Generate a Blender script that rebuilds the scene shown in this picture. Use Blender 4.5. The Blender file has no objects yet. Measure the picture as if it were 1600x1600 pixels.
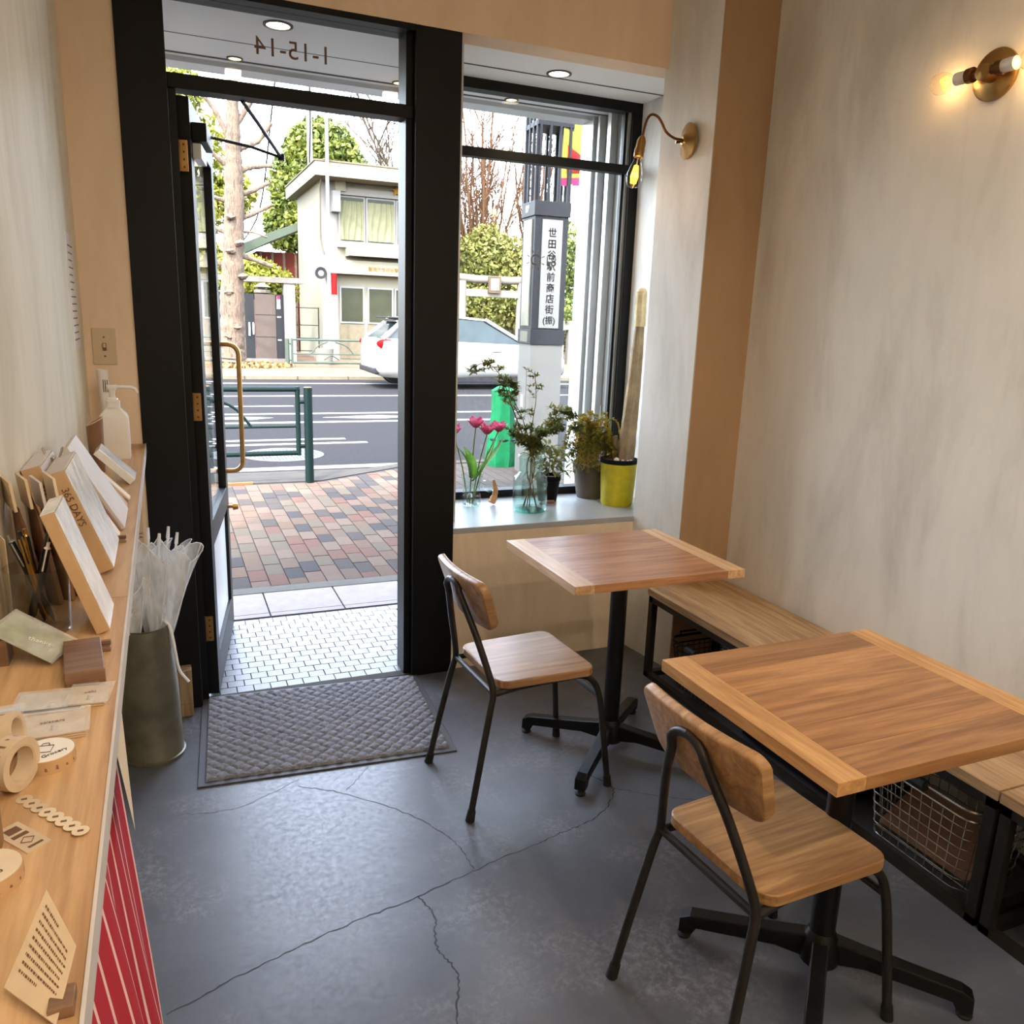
import bpy, bmesh, math, random
import numpy as np
from mathutils import Vector, Matrix, Euler

scene = bpy.context.scene
COL = scene.collection
PI = math.pi
random.seed(7)
RNG = np.random.default_rng(7)

# ------------------------------------------------------------------ camera
FPX, YAW, PITCH, ROLL = 1266.34, 0.406152, -0.233963, 0.036040
cam_d = bpy.data.cameras.new('camera')
cam = bpy.data.objects.new('camera', cam_d)
COL.objects.link(cam)
_f = Vector((math.sin(YAW) * math.cos(PITCH), math.cos(YAW) * math.cos(PITCH), math.sin(PITCH)))
_r = Vector((math.cos(YAW), -math.sin(YAW), 0))
_u = _r.cross(_f)
_r2 = _r * math.cos(ROLL) + _u * math.sin(ROLL)
_u2 = -_r * math.sin(ROLL) + _u * math.cos(ROLL)
cam.matrix_world = Matrix(((_r2.x, _u2.x, -_f.x, 0), (_r2.y, _u2.y, -_f.y, 0), (_r2.z, _u2.z, -_f.z, 1.5), (0, 0, 0, 1)))
cam_d.sensor_width = 36
cam_d.lens = 36 * FPX / 1600
cam_d.clip_start = 0.02
cam_d.clip_end = 400
scene.camera = cam

# ------------------------------------------------------------------ world, sun, exposure
SUN_EL, SUN_AZ = math.radians(52), math.radians(215)   # high sun behind the shop, a little to its left
world = bpy.data.worlds.new('world')
scene.world = world
world.use_nodes = True
_nt = world.node_tree
_bg = _nt.nodes['Background']
_sky = _nt.nodes.new('ShaderNodeTexSky')
_sky.sky_type = 'NISHITA'
_sky.sun_disc = False
_sky.sun_elevation = SUN_EL
_sky.sun_rotation = SUN_AZ
_sky.air_density = 1.0
_sky.dust_density = 3.0
_sky.ozone_density = 1.0
_hs = _nt.nodes.new('ShaderNodeHueSaturation')
_hs.inputs['Saturation'].default_value = 0.55
_nt.links.new(_sky.outputs[0], _hs.inputs['Color'])
_nt.links.new(_hs.outputs[0], _bg.inputs[0])
_bg.inputs[1].default_value = 2.1
sun_d = bpy.data.lights.new('sun', 'SUN')
sun_d.energy = 6.0
sun_d.angle = math.radians(1.0)
sun_d.color = (1.0, 0.95, 0.86)
sun = bpy.data.objects.new('sun', sun_d)
COL.objects.link(sun)
_sd = Vector((math.sin(SUN_AZ) * math.cos(SUN_EL), math.cos(SUN_AZ) * math.cos(SUN_EL), math.sin(SUN_EL)))
sun.rotation_euler = _sd.to_track_quat('Z', 'Y').to_euler()
sun.location = (-3, -3, 12)
vs = scene.view_settings
vs.view_transform = 'Standard'
vs.look = 'None'
vs.exposure = 1.1
vs.gamma = 1.0
vs.use_curve_mapping = False
scene.cycles.max_bounces = 10
scene.cycles.diffuse_bounces = 5
scene.cycles.glossy_bounces = 4
scene.cycles.transmission_bounces = 8
scene.cycles.transparent_max_bounces = 24
scene.cycles.caustics_reflective = False
scene.cycles.caustics_refractive = False
scene.cycles.sample_clamp_indirect = 6
scene.cycles.use_denoising = True

# ------------------------------------------------------------------ colours and materials
def C(r, g, b):
    def l(v):
        v /= 255.0
        return v / 12.92 if v <= 0.04045 else ((v + 0.055) / 1.055) ** 2.4
    return (l(r), l(g), l(b), 1.0)

MATS = {}
def _new(name):
    m = bpy.data.materials.new(name)
    m.use_nodes = True
    nt = m.node_tree
    b = nt.nodes['Principled BSDF']
    MATS[name] = m
    return m, nt, b

def _coord(nt, scale=(1, 1, 1), kind='Object', rot=(0, 0, 0)):
    tc = nt.nodes.new('ShaderNodeTexCoord')
    mp = nt.nodes.new('ShaderNodeMapping')
    mp.inputs['Scale'].default_value = scale
    mp.inputs['Rotation'].default_value = rot
    nt.links.new(tc.outputs[kind], mp.inputs[0])
    return mp.outputs[0]

def _noise(nt, vec, scale, detail=4, rough=0.55, dist=0.0):
    n = nt.nodes.new('ShaderNodeTexNoise')
    n.inputs['Scale'].default_value = scale
    n.inputs['Detail'].default_value = detail
    n.inputs['Roughness'].default_value = rough
    n.inputs['Distortion'].default_value = dist
    nt.links.new(vec, n.inputs['Vector'])
    return n.outputs['Fac']

def _ramp(nt, fac, stops):
    r = nt.nodes.new('ShaderNodeValToRGB')
    el = r.color_ramp.elements
    while len(el) < len(stops):
        el.new(0.5)
    for e, (p, c) in zip(el, stops):
        e.position = p
        e.color = c
    nt.links.new(fac, r.inputs[0])
    return r.outputs[0]

def _mix(nt, fac, a, b, mode='MIX'):
    m = nt.nodes.new('ShaderNodeMix')
    m.data_type = 'RGBA'
    m.blend_type = mode
    for i, v in ((0, fac), (6, a), (7, b)):
        if hasattr(v, 'is_output'):
            nt.links.new(v, m.inputs[i])
        else:
            m.inputs[i].default_value = v
    return m.outputs[2]

def _bump(nt, b, h, strength=0.2, dist=0.01):
    bp = nt.nodes.new('ShaderNodeBump')
    bp.inputs['Strength'].default_value = strength
    bp.inputs['Distance'].default_value = dist
    nt.links.new(h, bp.inputs['Height'])
    nt.links.new(bp.outputs[0], b.inputs['Normal'])

SPEC = None
def plain(name, col, rough=0.5, metal=0.0, var=0.0, vscale=8, bump=0.0, spec=None):
    m, nt, b = _new(name)
    b.inputs['Roughness'].default_value = rough
    b.inputs['Metallic'].default_value = metal
    spec = SPEC if spec is None else spec
    if spec is not None:
        b.inputs['Specular IOR Level'].default_value = spec
    n = _noise(nt, _coord(nt), vscale, 5, 0.6)
    v = max(var, 0.02)
    lo = tuple(c * (1 - v) for c in col[:3]) + (1,)
    hi = tuple(min(1, c * (1 + v)) for c in col[:3]) + (1,)
    nt.links.new(_ramp(nt, n, [(0.3, lo), (0.7, hi)]), b.inputs['Base Color'])
    if bump:
        _bump(nt, b, n, bump, 0.005)
    return m

def plaster(name, col, dark, rough=0.75, streak=(3.0, 3.0, 0.9)):
    m, nt, b = _new(name)
    v = _coord(nt, streak)
    n1 = _noise(nt, v, 1.3, 6, 0.62, 0.4)
    n2 = _noise(nt, _coord(nt), 38, 4, 0.6)
    n3 = _noise(nt, _coord(nt, (6, 6, 1.2)), 1.6, 5, 0.7, 1.2)
    c = _ramp(nt, n1, [(0.32, dark), (0.5, col), (0.72, tuple(min(1, x * 1.1) for x in col[:3]) + (1,))])
    c = _mix(nt, _ramp(nt, n3, [(0.55, (0, 0, 0, 1)), (0.75, (0.35, 0.35, 0.35, 1))]), c, dark)
    nt.links.new(c, b.inputs['Base Color'])
    b.inputs['Roughness'].default_value = rough
    b.inputs['Specular IOR Level'].default_value = 0.3
    _bump(nt, b, n2, 0.08, 0.004)
    return m

def wood(name, light, dark, scale=6.0, axis=0, rough=0.4, var=0.35, bump=0.12):
    """grain runs along the given object axis; every piece shifts its own figure and tone"""
    m, nt, b = _new(name)
    tc = nt.nodes.new('ShaderNodeTexCoord')
    oi = nt.nodes.new('ShaderNodeObjectInfo')
    add = nt.nodes.new('ShaderNodeVectorMath')
    add.operation = 'ADD'
    mul = nt.nodes.new('ShaderNodeVectorMath')
    mul.operation = 'SCALE'
    mul.inputs[0].default_value = (7.3, 5.1, 9.7)
    nt.links.new(oi.outputs['Random'], mul.inputs['Scale'])
    nt.links.new(tc.outputs['Object'], add.inputs[0])
    nt.links.new(mul.outputs[0], add.inputs[1])
    mp = nt.nodes.new('ShaderNodeMapping')
    sc = [scale * 2.2] * 3
    sc[axis] = scale * 0.16
    mp.inputs['Scale'].default_value = sc
    nt.links.new(add.outputs[0], mp.inputs[0])
    v = mp.outputs[0]
    n1 = _noise(nt, v, 1.0, 6, 0.6, 1.6)
    n2 = _noise(nt, v, 5.5, 4, 0.6, 0.3)
    mid = tuple((a + c) / 2 for a, c in zip(light, dark))
    c1 = _ramp(nt, n1, [(0.28, dark), (0.46, mid), (0.62, light), (0.75, mid)])
    c2 = _ramp(nt, n2, [(0.35, (0.62, 0.55, 0.5, 1)), (0.6, (1, 1, 1, 1))])
    c = _mix(nt, 0.55, c1, c2, 'MULTIPLY')
    tone = _ramp(nt, oi.outputs['Random'], [(0.0, (1 - var, 1 - var * 1.05, 1 - var * 1.1, 1)), (1.0, (1.08, 1.06, 1.02, 1))])
    c = _mix(nt, 1.0, c, tone, 'MULTIPLY')
    nt.links.new(c, b.inputs['Base Color'])
    b.inputs['Roughness'].default_value = rough
    _bump(nt, b, n2, bump, 0.002)
    return m

def glass_thin(name, tint=(1, 1, 1, 1), ior=1.45, rough=0.0):
    m, nt, b = _new(name)
    out = nt.nodes['Material Output']
    tr = nt.nodes.new('ShaderNodeBsdfTransparent')
    tr.inputs[0].default_value = tint
    gl = nt.nodes.new('ShaderNodeBsdfGlossy')
    gl.inputs['Roughness'].default_value = rough
    lw = nt.nodes.new('ShaderNodeLayerWeight')
    lw.inputs[0].default_value = 0.5                 # Schlick: F0 + (1 - F0) * facing^5, same from both sides
    f0 = ((ior - 1) / (ior + 1)) ** 2
    pw = nt.nodes.new('ShaderNodeMath'); pw.operation = 'POWER'; pw.inputs[1].default_value = 5
    nt.links.new(lw.outputs['Facing'], pw.inputs[0])
    fr = nt.nodes.new('ShaderNodeMath'); fr.operation = 'MULTIPLY_ADD'
    fr.inputs[1].default_value = 0.9 - f0; fr.inputs[2].default_value = f0
    nt.links.new(pw.outputs[0], fr.inputs[0])
    mx = nt.nodes.new('ShaderNodeMixShader')
    nt.links.new(fr.outputs[0], mx.inputs[0])
    nt.links.new(tr.outputs[0], mx.inputs[1])
    nt.links.new(gl.outputs[0], mx.inputs[2])
    nt.links.new(mx.outputs[0], out.inputs[0])
    return m

def film(name, col, opacity, rough=0.15):
    """clear plastic: part transparent, part white sheen"""
    m, nt, b = _new(name)
    out = nt.nodes['Material Output']
    b.inputs['Base Color'].default_value = col
    b.inputs['Roughness'].default_value = rough
    tr = nt.nodes.new('ShaderNodeBsdfTransparent')
    mx = nt.nodes.new('ShaderNodeMixShader')
    n = _noise(nt, _coord(nt, (9, 9, 2)), 3, 3, 0.6)
    rp = _ramp(nt, n, [(0.35, (opacity * 0.6,) * 3 + (1,)), (0.7, (min(1, opacity * 1.5),) * 3 + (1,))])
    nt.links.new(rp, mx.inputs[0])
    nt.links.new(tr.outputs[0], mx.inputs[1])
    nt.links.new(b.outputs[0], mx.inputs[2])
    nt.links.new(mx.outputs[0], out.inputs[0])
    return m

def emit(name, col, strength):
    m, nt, b = _new(name)
    b.inputs['Base Color'].default_value = col
    b.inputs['Emission Color'].default_value = col
    b.inputs['Emission Strength'].default_value = strength
    return m

def leafy(name, c1, c2, c3, scale=4.0, rough=0.6, trans=0.25):
    m, nt, b = _new(name)
    n = _noise(nt, _coord(nt), scale, 3, 0.7)
    n2 = _noise(nt, _coord(nt), scale * 9, 2, 0.6)
    c = _ramp(nt, n, [(0.3, c1), (0.5, c2), (0.7, c3)])
    c = _mix(nt, 0.5, c, _ramp(nt, n2, [(0.3, (0.55, 0.55, 0.5, 1)), (0.7, (1, 1, 1, 1))]), 'MULTIPLY')
    nt.links.new(c, b.inputs['Base Color'])
    b.inputs['Roughness'].default_value = rough
    b.inputs['Specular IOR Level'].default_value = 0.25
    out = nt.nodes['Material Output']
    tl = nt.nodes.new('ShaderNodeBsdfTranslucent')
    nt.links.new(c, tl.inputs[0])
    mx = nt.nodes.new('ShaderNodeMixShader')
    mx.inputs[0].default_value = trans
    nt.links.new(b.outputs[0], mx.inputs[1])
    nt.links.new(tl.outputs[0], mx.inputs[2])
    nt.links.new(mx.outputs[0], out.inputs[0])
    return m

# interior
plaster('plaster_grey', C(226, 223, 216), C(206, 202, 194), 0.6)
plaster('plaster_left', C(226, 218, 198), C(206, 197, 174), 0.6)
plaster('plaster_beige', C(234, 210, 182), C(224, 199, 170), 0.8)
plaster('plaster_beige_shade', C(168, 138, 106), C(154, 124, 92), 0.85)  # beige plaster darkened: the pillar front's shade is put into its colour
plaster('plaster_white', C(226, 224, 219), C(208, 205, 198), 0.7)
plaster('plaster_sill', C(230, 210, 182), C(214, 194, 166), 0.8)
plain('sill_top', C(166, 168, 170), 0.36, 0, 0.06, 5)
plain('soffit_white', C(246, 245, 242), 0.6, 0, 0.02, 3)
plain('slot_dark', C(26, 24, 26), 0.6)
plain('frame_black', C(7, 7, 6), 0.5, 0, 0.12, 14, 0.02, spec=0.25)
plain('alu', C(205, 208, 210), 0.35, 0.3, 0.05, 3)
plain('alu_dark', C(120, 118, 112), 0.45, 0.2, 0.05, 3)
glass_thin('pane_glass', (0.97, 0.985, 0.98, 1), 1.3)
glass_thin('vase_glass', (0.93, 0.97, 0.96, 1), 1.5)
glass_thin('jar_glass', (0.88, 0.955, 0.935, 1), 1.75)
glass_thin('jar_base', (0.55, 0.86, 0.80, 1), 1.5)
glass_thin('cup_glass', (0.90, 0.90, 0.88, 1), 1.5)
glass_thin('bulb_glass', (0.99, 0.95, 0.88, 1), 1.45)
glass_thin('water', (0.93, 0.965, 0.95, 1), 1.2)
wood('table_field', C(190, 140, 100), C(136, 86, 54), 9, 0, 0.30, 0.32)
wood('table_end', C(222, 184, 140), C(178, 134, 88), 9, 1, 0.32, 0.18)
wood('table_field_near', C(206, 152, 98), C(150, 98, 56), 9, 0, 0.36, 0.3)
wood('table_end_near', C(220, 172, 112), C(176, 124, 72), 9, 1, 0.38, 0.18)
wood('bench_wood', C(212, 176, 130), C(146, 106, 66), 7, 1, 0.45, 0.15)
wood('seat_wood', C(186, 146, 104), C(128, 90, 58), 8, 0, 0.33, 0.2)
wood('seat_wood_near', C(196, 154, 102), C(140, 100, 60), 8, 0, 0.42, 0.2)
wood('shelf_wood', C(212, 176, 132), C(180, 140, 98), 6, 1, 0.42, 0.1)
wood('block_wood', C(150, 116, 90), C(112, 82, 62), 10, 0, 0.5, 0.2)
wood('pale_wood', C(170, 148, 116), C(140, 116, 88), 10, 2, 0.6, 0.2)
plain('iron_black', C(26, 25, 25), 0.36, 0.55, 0.15, 30, 0.04)
plain('iron_worn', C(48, 44, 40), 0.42, 0.5, 0.25, 18, 0.05)
plain('foot_rubber', C(16, 16, 16), 0.7)
plain('wire_black', C(18, 18, 18), 0.32, 0.7)
plain('wire_steel', C(190, 190, 186), 0.25, 0.9)
plain('brass', C(176, 136, 80), 0.28, 0.9, 0.2, 12)
plain('brass_dark', C(110, 70, 36), 0.35, 0.8, 0.15, 12)
plain('porcelain', C(222, 214, 204), 0.35)
plain('bucket_zinc', C(112, 108, 92), 0.45, 0.55, 0.4, 7, 0.06)
film('vinyl', C(246, 248, 250), 0.42, 0.18)
plain('vinyl_white', C(236, 238, 240), 0.4)
plain('kraft', C(196, 160, 118), 0.75, 0, 0.08, 30)
plain('kraft_dark', C(132, 96, 70), 0.7, 0, 0.12, 20)
plain('kraft_pale', C(206, 184, 154), 0.75, 0, 0.06, 30)
plain('paper_white', C(234, 228, 220), 0.7, 0, 0.03, 20)
plain('paper_cream', C(224, 206, 176), 0.7, 0, 0.05, 20)
plain('paper_grey', C(206, 198, 192), 0.6, 0, 0.05, 14)
plain('paper_rose', C(176, 128, 112), 0.7, 0, 0.06, 20)
plain('paper_blue', C(186, 208, 226), 0.5, 0, 0.1, 20)
plain('cello', C(232, 232, 230), 0.12, 0.0, 0.12, 26, 0.3)
film('cello_clear', C(245, 245, 245), 0.22, 0.06)
plain('ink', C(40, 32, 28), 0.7)
plain('ink_black', C(2, 2, 3), 0.8, spec=0.02)
plain('ink_grey', C(110, 108, 106), 0.6)
plain('ink_brown', C(110, 76, 52), 0.7)
plain('pen_black', C(18, 18, 20), 0.25)
plain('pen_gold', C(186, 142, 60), 0.22, 0.9)
plain('plastic_white', C(232, 228, 222), 0.35)
plain('plastic_ivory', C(206, 184, 152), 0.5)
plain('silver_clip', C(170, 166, 158), 0.2, 0.95)
plain('tin_lid', C(140, 146, 140), 0.4, 0.7)
plain('cork_can', C(150, 112, 66), 0.6, 0, 0.15, 14)
plain('photo_green', C(136, 146, 104), 0.2, 0, 0.5, 40)
plain('mat_rubber', C(70, 70, 74), 0.55)
plain('mat_pile', C(120, 122, 130), 0.95, 0, 0.3, 60)
plain('cloth_red', C(176, 22, 40), 0.85, 0, 0.1, 30)
leafy('tulip_pink', C(214, 62, 112), C(232, 92, 140), C(244, 150, 180), 40, 0.5, 0.35)
plain('tulip_pale', C(240, 190, 206), 0.5)
leafy('tulip_leaf', C(66, 110, 40), C(104, 152, 56), C(146, 186, 84), 12, 0.5, 0.4)
leafy('sprig_leaf', C(84, 94, 50), C(124, 130, 70), C(166, 152, 84), 14, 0.6, 0.45)
leafy('fern_leaf', C(92, 104, 42), C(160, 146, 56), C(222, 170, 56), 9, 0.6, 0.45)
plain('stem_green', C(104, 122, 64), 0.6)
plain('stem_brown', C(92, 74, 50), 0.7)
plain('pot_brown', C(88, 78, 70), 0.65, 0, 0.12, 30, 0.04)
plain('pot_yellow', C(206, 190, 24), 0.38, 0, 0.14, 26, 0.03)
plain('soil', C(84, 54, 40), 0.95, 0, 0.4, 60, 0.4)
plain('cactus_skin', C(150, 128, 96), 0.85, 0, 0.35, 16, 0.3)
plain('cactus_tip', C(206, 186, 144), 0.9, 0, 0.15, 30, 0.4)
plain('pebble', C(220, 212, 200), 0.6)
plain('bark_piece', C(206, 156, 112), 0.8, 0, 0.3, 20)
emit('filament', (1.0, 0.70, 0.03, 1), 2.4)
emit('filament_glow', (1.0, 0.56, 0.04, 1), 2.2)
emit('lamp_disc', (1.0, 0.86, 0.62, 1), 7.0)
emit('glow_amber', (1.0, 0.58, 0.24, 1), 2.2)
emit('lamp_fill', (1.0, 0.84, 0.66, 1), 6.0)
# outdoors: reflectances scaled far down, standing in for a lower street exposure
OUTK = 0.125
def D(r, g, b):
    c = C(r, g, b)
    return (c[0] * OUTK, c[1] * OUTK, c[2] * OUTK, 1.0)
SPEC = 0.08
def DL(r, g, b):
    c = C(r, g, b)
    return (c[0] * OUTK * 2.2, c[1] * OUTK * 2.2, c[2] * OUTK * 2.2, 1.0)
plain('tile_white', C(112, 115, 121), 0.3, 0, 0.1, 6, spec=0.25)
plain('grout', C(40, 41, 43), 0.8, spec=0.05)
plain('slab_pink', D(236, 216, 206), 0.6, 0, 0.16, 14, 0.05, spec=0.3)
plain('strip_grey', D(168, 164, 152), 0.7, 0, 0.1, 18)
plain('asphalt', D(86, 87, 92), 0.95, 0, 0.3, 60, 0.1, spec=0.02)
plain('line_white', D(236, 236, 236), 0.7, 0, 0.05, 20)
plain('gutter', D(118, 114, 106), 0.8, 0, 0.25, 5)
plain('kerb', D(184, 172, 146), 0.8, 0, 0.12, 8)
plain('kerb_orange', D(222, 160, 92), 0.7)
plain('far_paving', D(196, 164, 138), 0.85, 0, 0.25, 3)
plain('earth', D(150, 132, 104), 0.95, 0, 0.2, 2)
plain('rail_green', C(6, 19, 18), 0.45, 0.0, 0.1, 10)
plain('rail_pale', D(118, 138, 122), 0.5, 0.1, 0.1, 10)
plain('iron_cover', D(170, 176, 186), 0.45, 0.4, 0.1, 20)
def bark_mat(name, light, dark):
    m, nt, b = _new(name)
    n1 = _noise(nt, _coord(nt, (9, 9, 1.6)), 1.6, 6, 0.65, 1.0)
    n2 = _noise(nt, _coord(nt), 14, 5, 0.7)
    c = _ramp(nt, n1, [(0.36, dark), (0.5, light), (0.62, dark), (0.72, light)])
    c = _mix(nt, 0.6, c, _ramp(nt, n2, [(0.35, (0.45, 0.45, 0.45, 1)), (0.65, (1.0, 1.0, 1.0, 1))]), 'MULTIPLY')
    nt.links.new(c, b.inputs['Base Color'])
    b.inputs['Roughness'].default_value = 0.95
    _bump(nt, b, n1, 0.8, 0.05)
bark_mat('bark', D(200, 168, 136), D(120, 92, 70))
plain('bark_grey', D(150, 132, 112), 0.9, 0, 0.25, 8, 0.3)
plain('bark_red', D(160, 118, 88), 0.9, 0, 0.25, 8, 0.2)
leafy('leaf_yellowgreen', DL(140, 152, 46), DL(186, 192, 66), DL(216, 212, 110), 1.5, 0.6, 0.4)
leafy('leaf_evergreen', DL(74, 94, 30), DL(120, 138, 44), DL(166, 172, 62), 1.8, 0.6, 0.3)
leafy('leaf_olive', DL(110, 120, 52), DL(160, 164, 78), DL(200, 188, 110), 1.8, 0.6, 0.35)
leafy('leaf_dry', DL(150, 116, 66), DL(190, 150, 90), DL(210, 176, 118), 6, 0.8, 0.2)
plain('cream_wall', D(240, 234, 206), 0.8, 0, 0.03, 2)
plain('white_wall', D(238, 236, 230), 0.8, 0, 0.03, 2)
plain('white_paint', D(242, 242, 240), 0.5, 0, 0.02, 2)
plain('stone', D(206, 198, 186), 0.85, 0, 0.12, 6)
plain('gate_dark', D(74, 78, 82), 0.5, 0, 0.05, 4)
plain('gate_brown', D(150, 134, 124), 0.55, 0, 0.06, 4)
plain('win_dark', D(92, 98, 78), 0.15, 0, 0.2, 2)
plain('curtain', D(206, 208, 164), 0.8, 0, 0.12, 6)
plain('gold', D(226, 166, 34), 0.4, 0.3)
plain('red', D(214, 20, 28), 0.45)
plain('pink', D(222, 70, 140), 0.55)
plain('banner_yellow', D(226, 224, 96), 0.6, 0, 0.08, 4)
plain('car_white', D(240, 240, 238), 0.18, spec=0.5)
plain('car_glass', C(26, 34, 36), 0.08, 0, 0.25, 3, spec=0.2)
plain('car_dark', C(22, 22, 25), 0.5)
plain('tyre', C(30, 30, 32), 0.8)
plain('alloy', D(160, 156, 150), 0.35, 0.6)
plain('tail_red', D(206, 24, 34), 0.15)
plain('pole_grey', D(178, 178, 176), 0.5, 0, 0.05, 8)
plain('pole_black', C(20, 21, 25), 0.45, 0.1)
plain('sign_pale', D(204, 206, 206), 0.4)
plain('mirror_side', D(186, 190, 180), 0.15, 0.3, 0.4, 4)
plain('net_green', D(34, 182, 118), 0.7, 0, 0.2, 12, 0.3)
plain('lattice_red', D(150, 70, 56), 0.8)
plain('roof_green', D(150, 170, 150), 0.6)
plain('cable', D(70, 70, 72), 0.6)

def brick_mat(name, cols):
    m, nt, b = _new(name)
    oi = nt.nodes.new('ShaderNodeObjectInfo')
    n = _noise(nt, _coord(nt), 22, 4, 0.7)
    st = [(i / len(cols), c) for i, c in enumerate(cols)]
    c = _ramp(nt, oi.outputs['Random'], st)
    nt.nodes[-1].color_ramp.interpolation = 'CONSTANT'
    c = _mix(nt, 0.6, c, _ramp(nt, n, [(0.3, (0.72, 0.72, 0.72, 1)), (0.7, (1, 1, 1, 1))]), 'MULTIPLY')
    nt.links.new(c, b.inputs['Base Color'])
    b.inputs['Roughness'].default_value = 0.85
    b.inputs['Specular IOR Level'].default_value = 0.08
    _bump(nt, b, n, 0.15, 0.003)
    return m
brick_mat('paver', [D(176, 148, 126), D(128, 120, 116), D(188, 164, 144), D(178, 136, 120), D(168, 154, 134), D(116, 111, 112), D(186, 156, 140), D(172, 148, 130)])

def floor_mat():
    m, nt, b = _new('floor_concrete')
    v = _coord(nt)
    n1 = _noise(nt, v, 1.4, 6, 0.6, 0.6)
    n2 = _noise(nt, v, 55, 7, 0.75, 0.3)
    n3 = _noise(nt, v, 3.2, 4, 0.6)
    base = _ramp(nt, n1, [(0.3, C(70, 73, 80)), (0.7, C(95, 99, 107))])
    pat = _mix(nt, 1.0, _ramp(nt, n3, [(0.48, (0, 0, 0, 1)), (0.62, (1, 1, 1, 1))]), _ramp(nt, n2, [(0.45, (0, 0, 0, 1)), (0.6, (1, 1, 1, 1))]), 'MULTIPLY')
    c = _mix(nt, pat, base, C(116, 119, 126))
    nt.links.new(c, b.inputs['Base Color'])
    rr = _ramp(nt, n2, [(0.35, (0.30, 0.30, 0.30, 1)), (0.65, (0.56, 0.56, 0.56, 1))])
    nt.links.new(rr, b.inputs['Roughness'])
    b.inputs['Specular IOR Level'].default_value = 0.5
    b.inputs['Coat Weight'].default_value = 0.17
    b.inputs['Coat Roughness'].default_value = 0.28
    _bump(nt, b, n2, 0.05, 0.001)
floor_mat()

def stripe_cloth_mat():
    """red cloth with thin woven white stripes running down its length"""
    m, nt, b = _new('cloth_striped')
    uv = nt.nodes.new('ShaderNodeTexCoord')
    sp = nt.nodes.new('ShaderNodeSeparateXYZ')
    nt.links.new(uv.outputs['UV'], sp.inputs[0])
    mu = nt.nodes.new('ShaderNodeMath'); mu.operation = 'MULTIPLY'; mu.inputs[1].default_value = 17
    nt.links.new(sp.outputs[0], mu.inputs[0])
    fr = nt.nodes.new('ShaderNodeMath'); fr.operation = 'FRACT'
    nt.links.new(mu.outputs[0], fr.inputs[0])
    c = _ramp(nt, fr.outputs[0], [(0.0, C(178, 22, 42)), (0.84, C(236, 196, 190))])
    nt.nodes[-1].color_ramp.interpolation = 'CONSTANT'
    nt.links.new(c, b.inputs['Base Color'])
    b.inputs['Roughness'].default_value = 0.9
stripe_cloth_mat()

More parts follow.
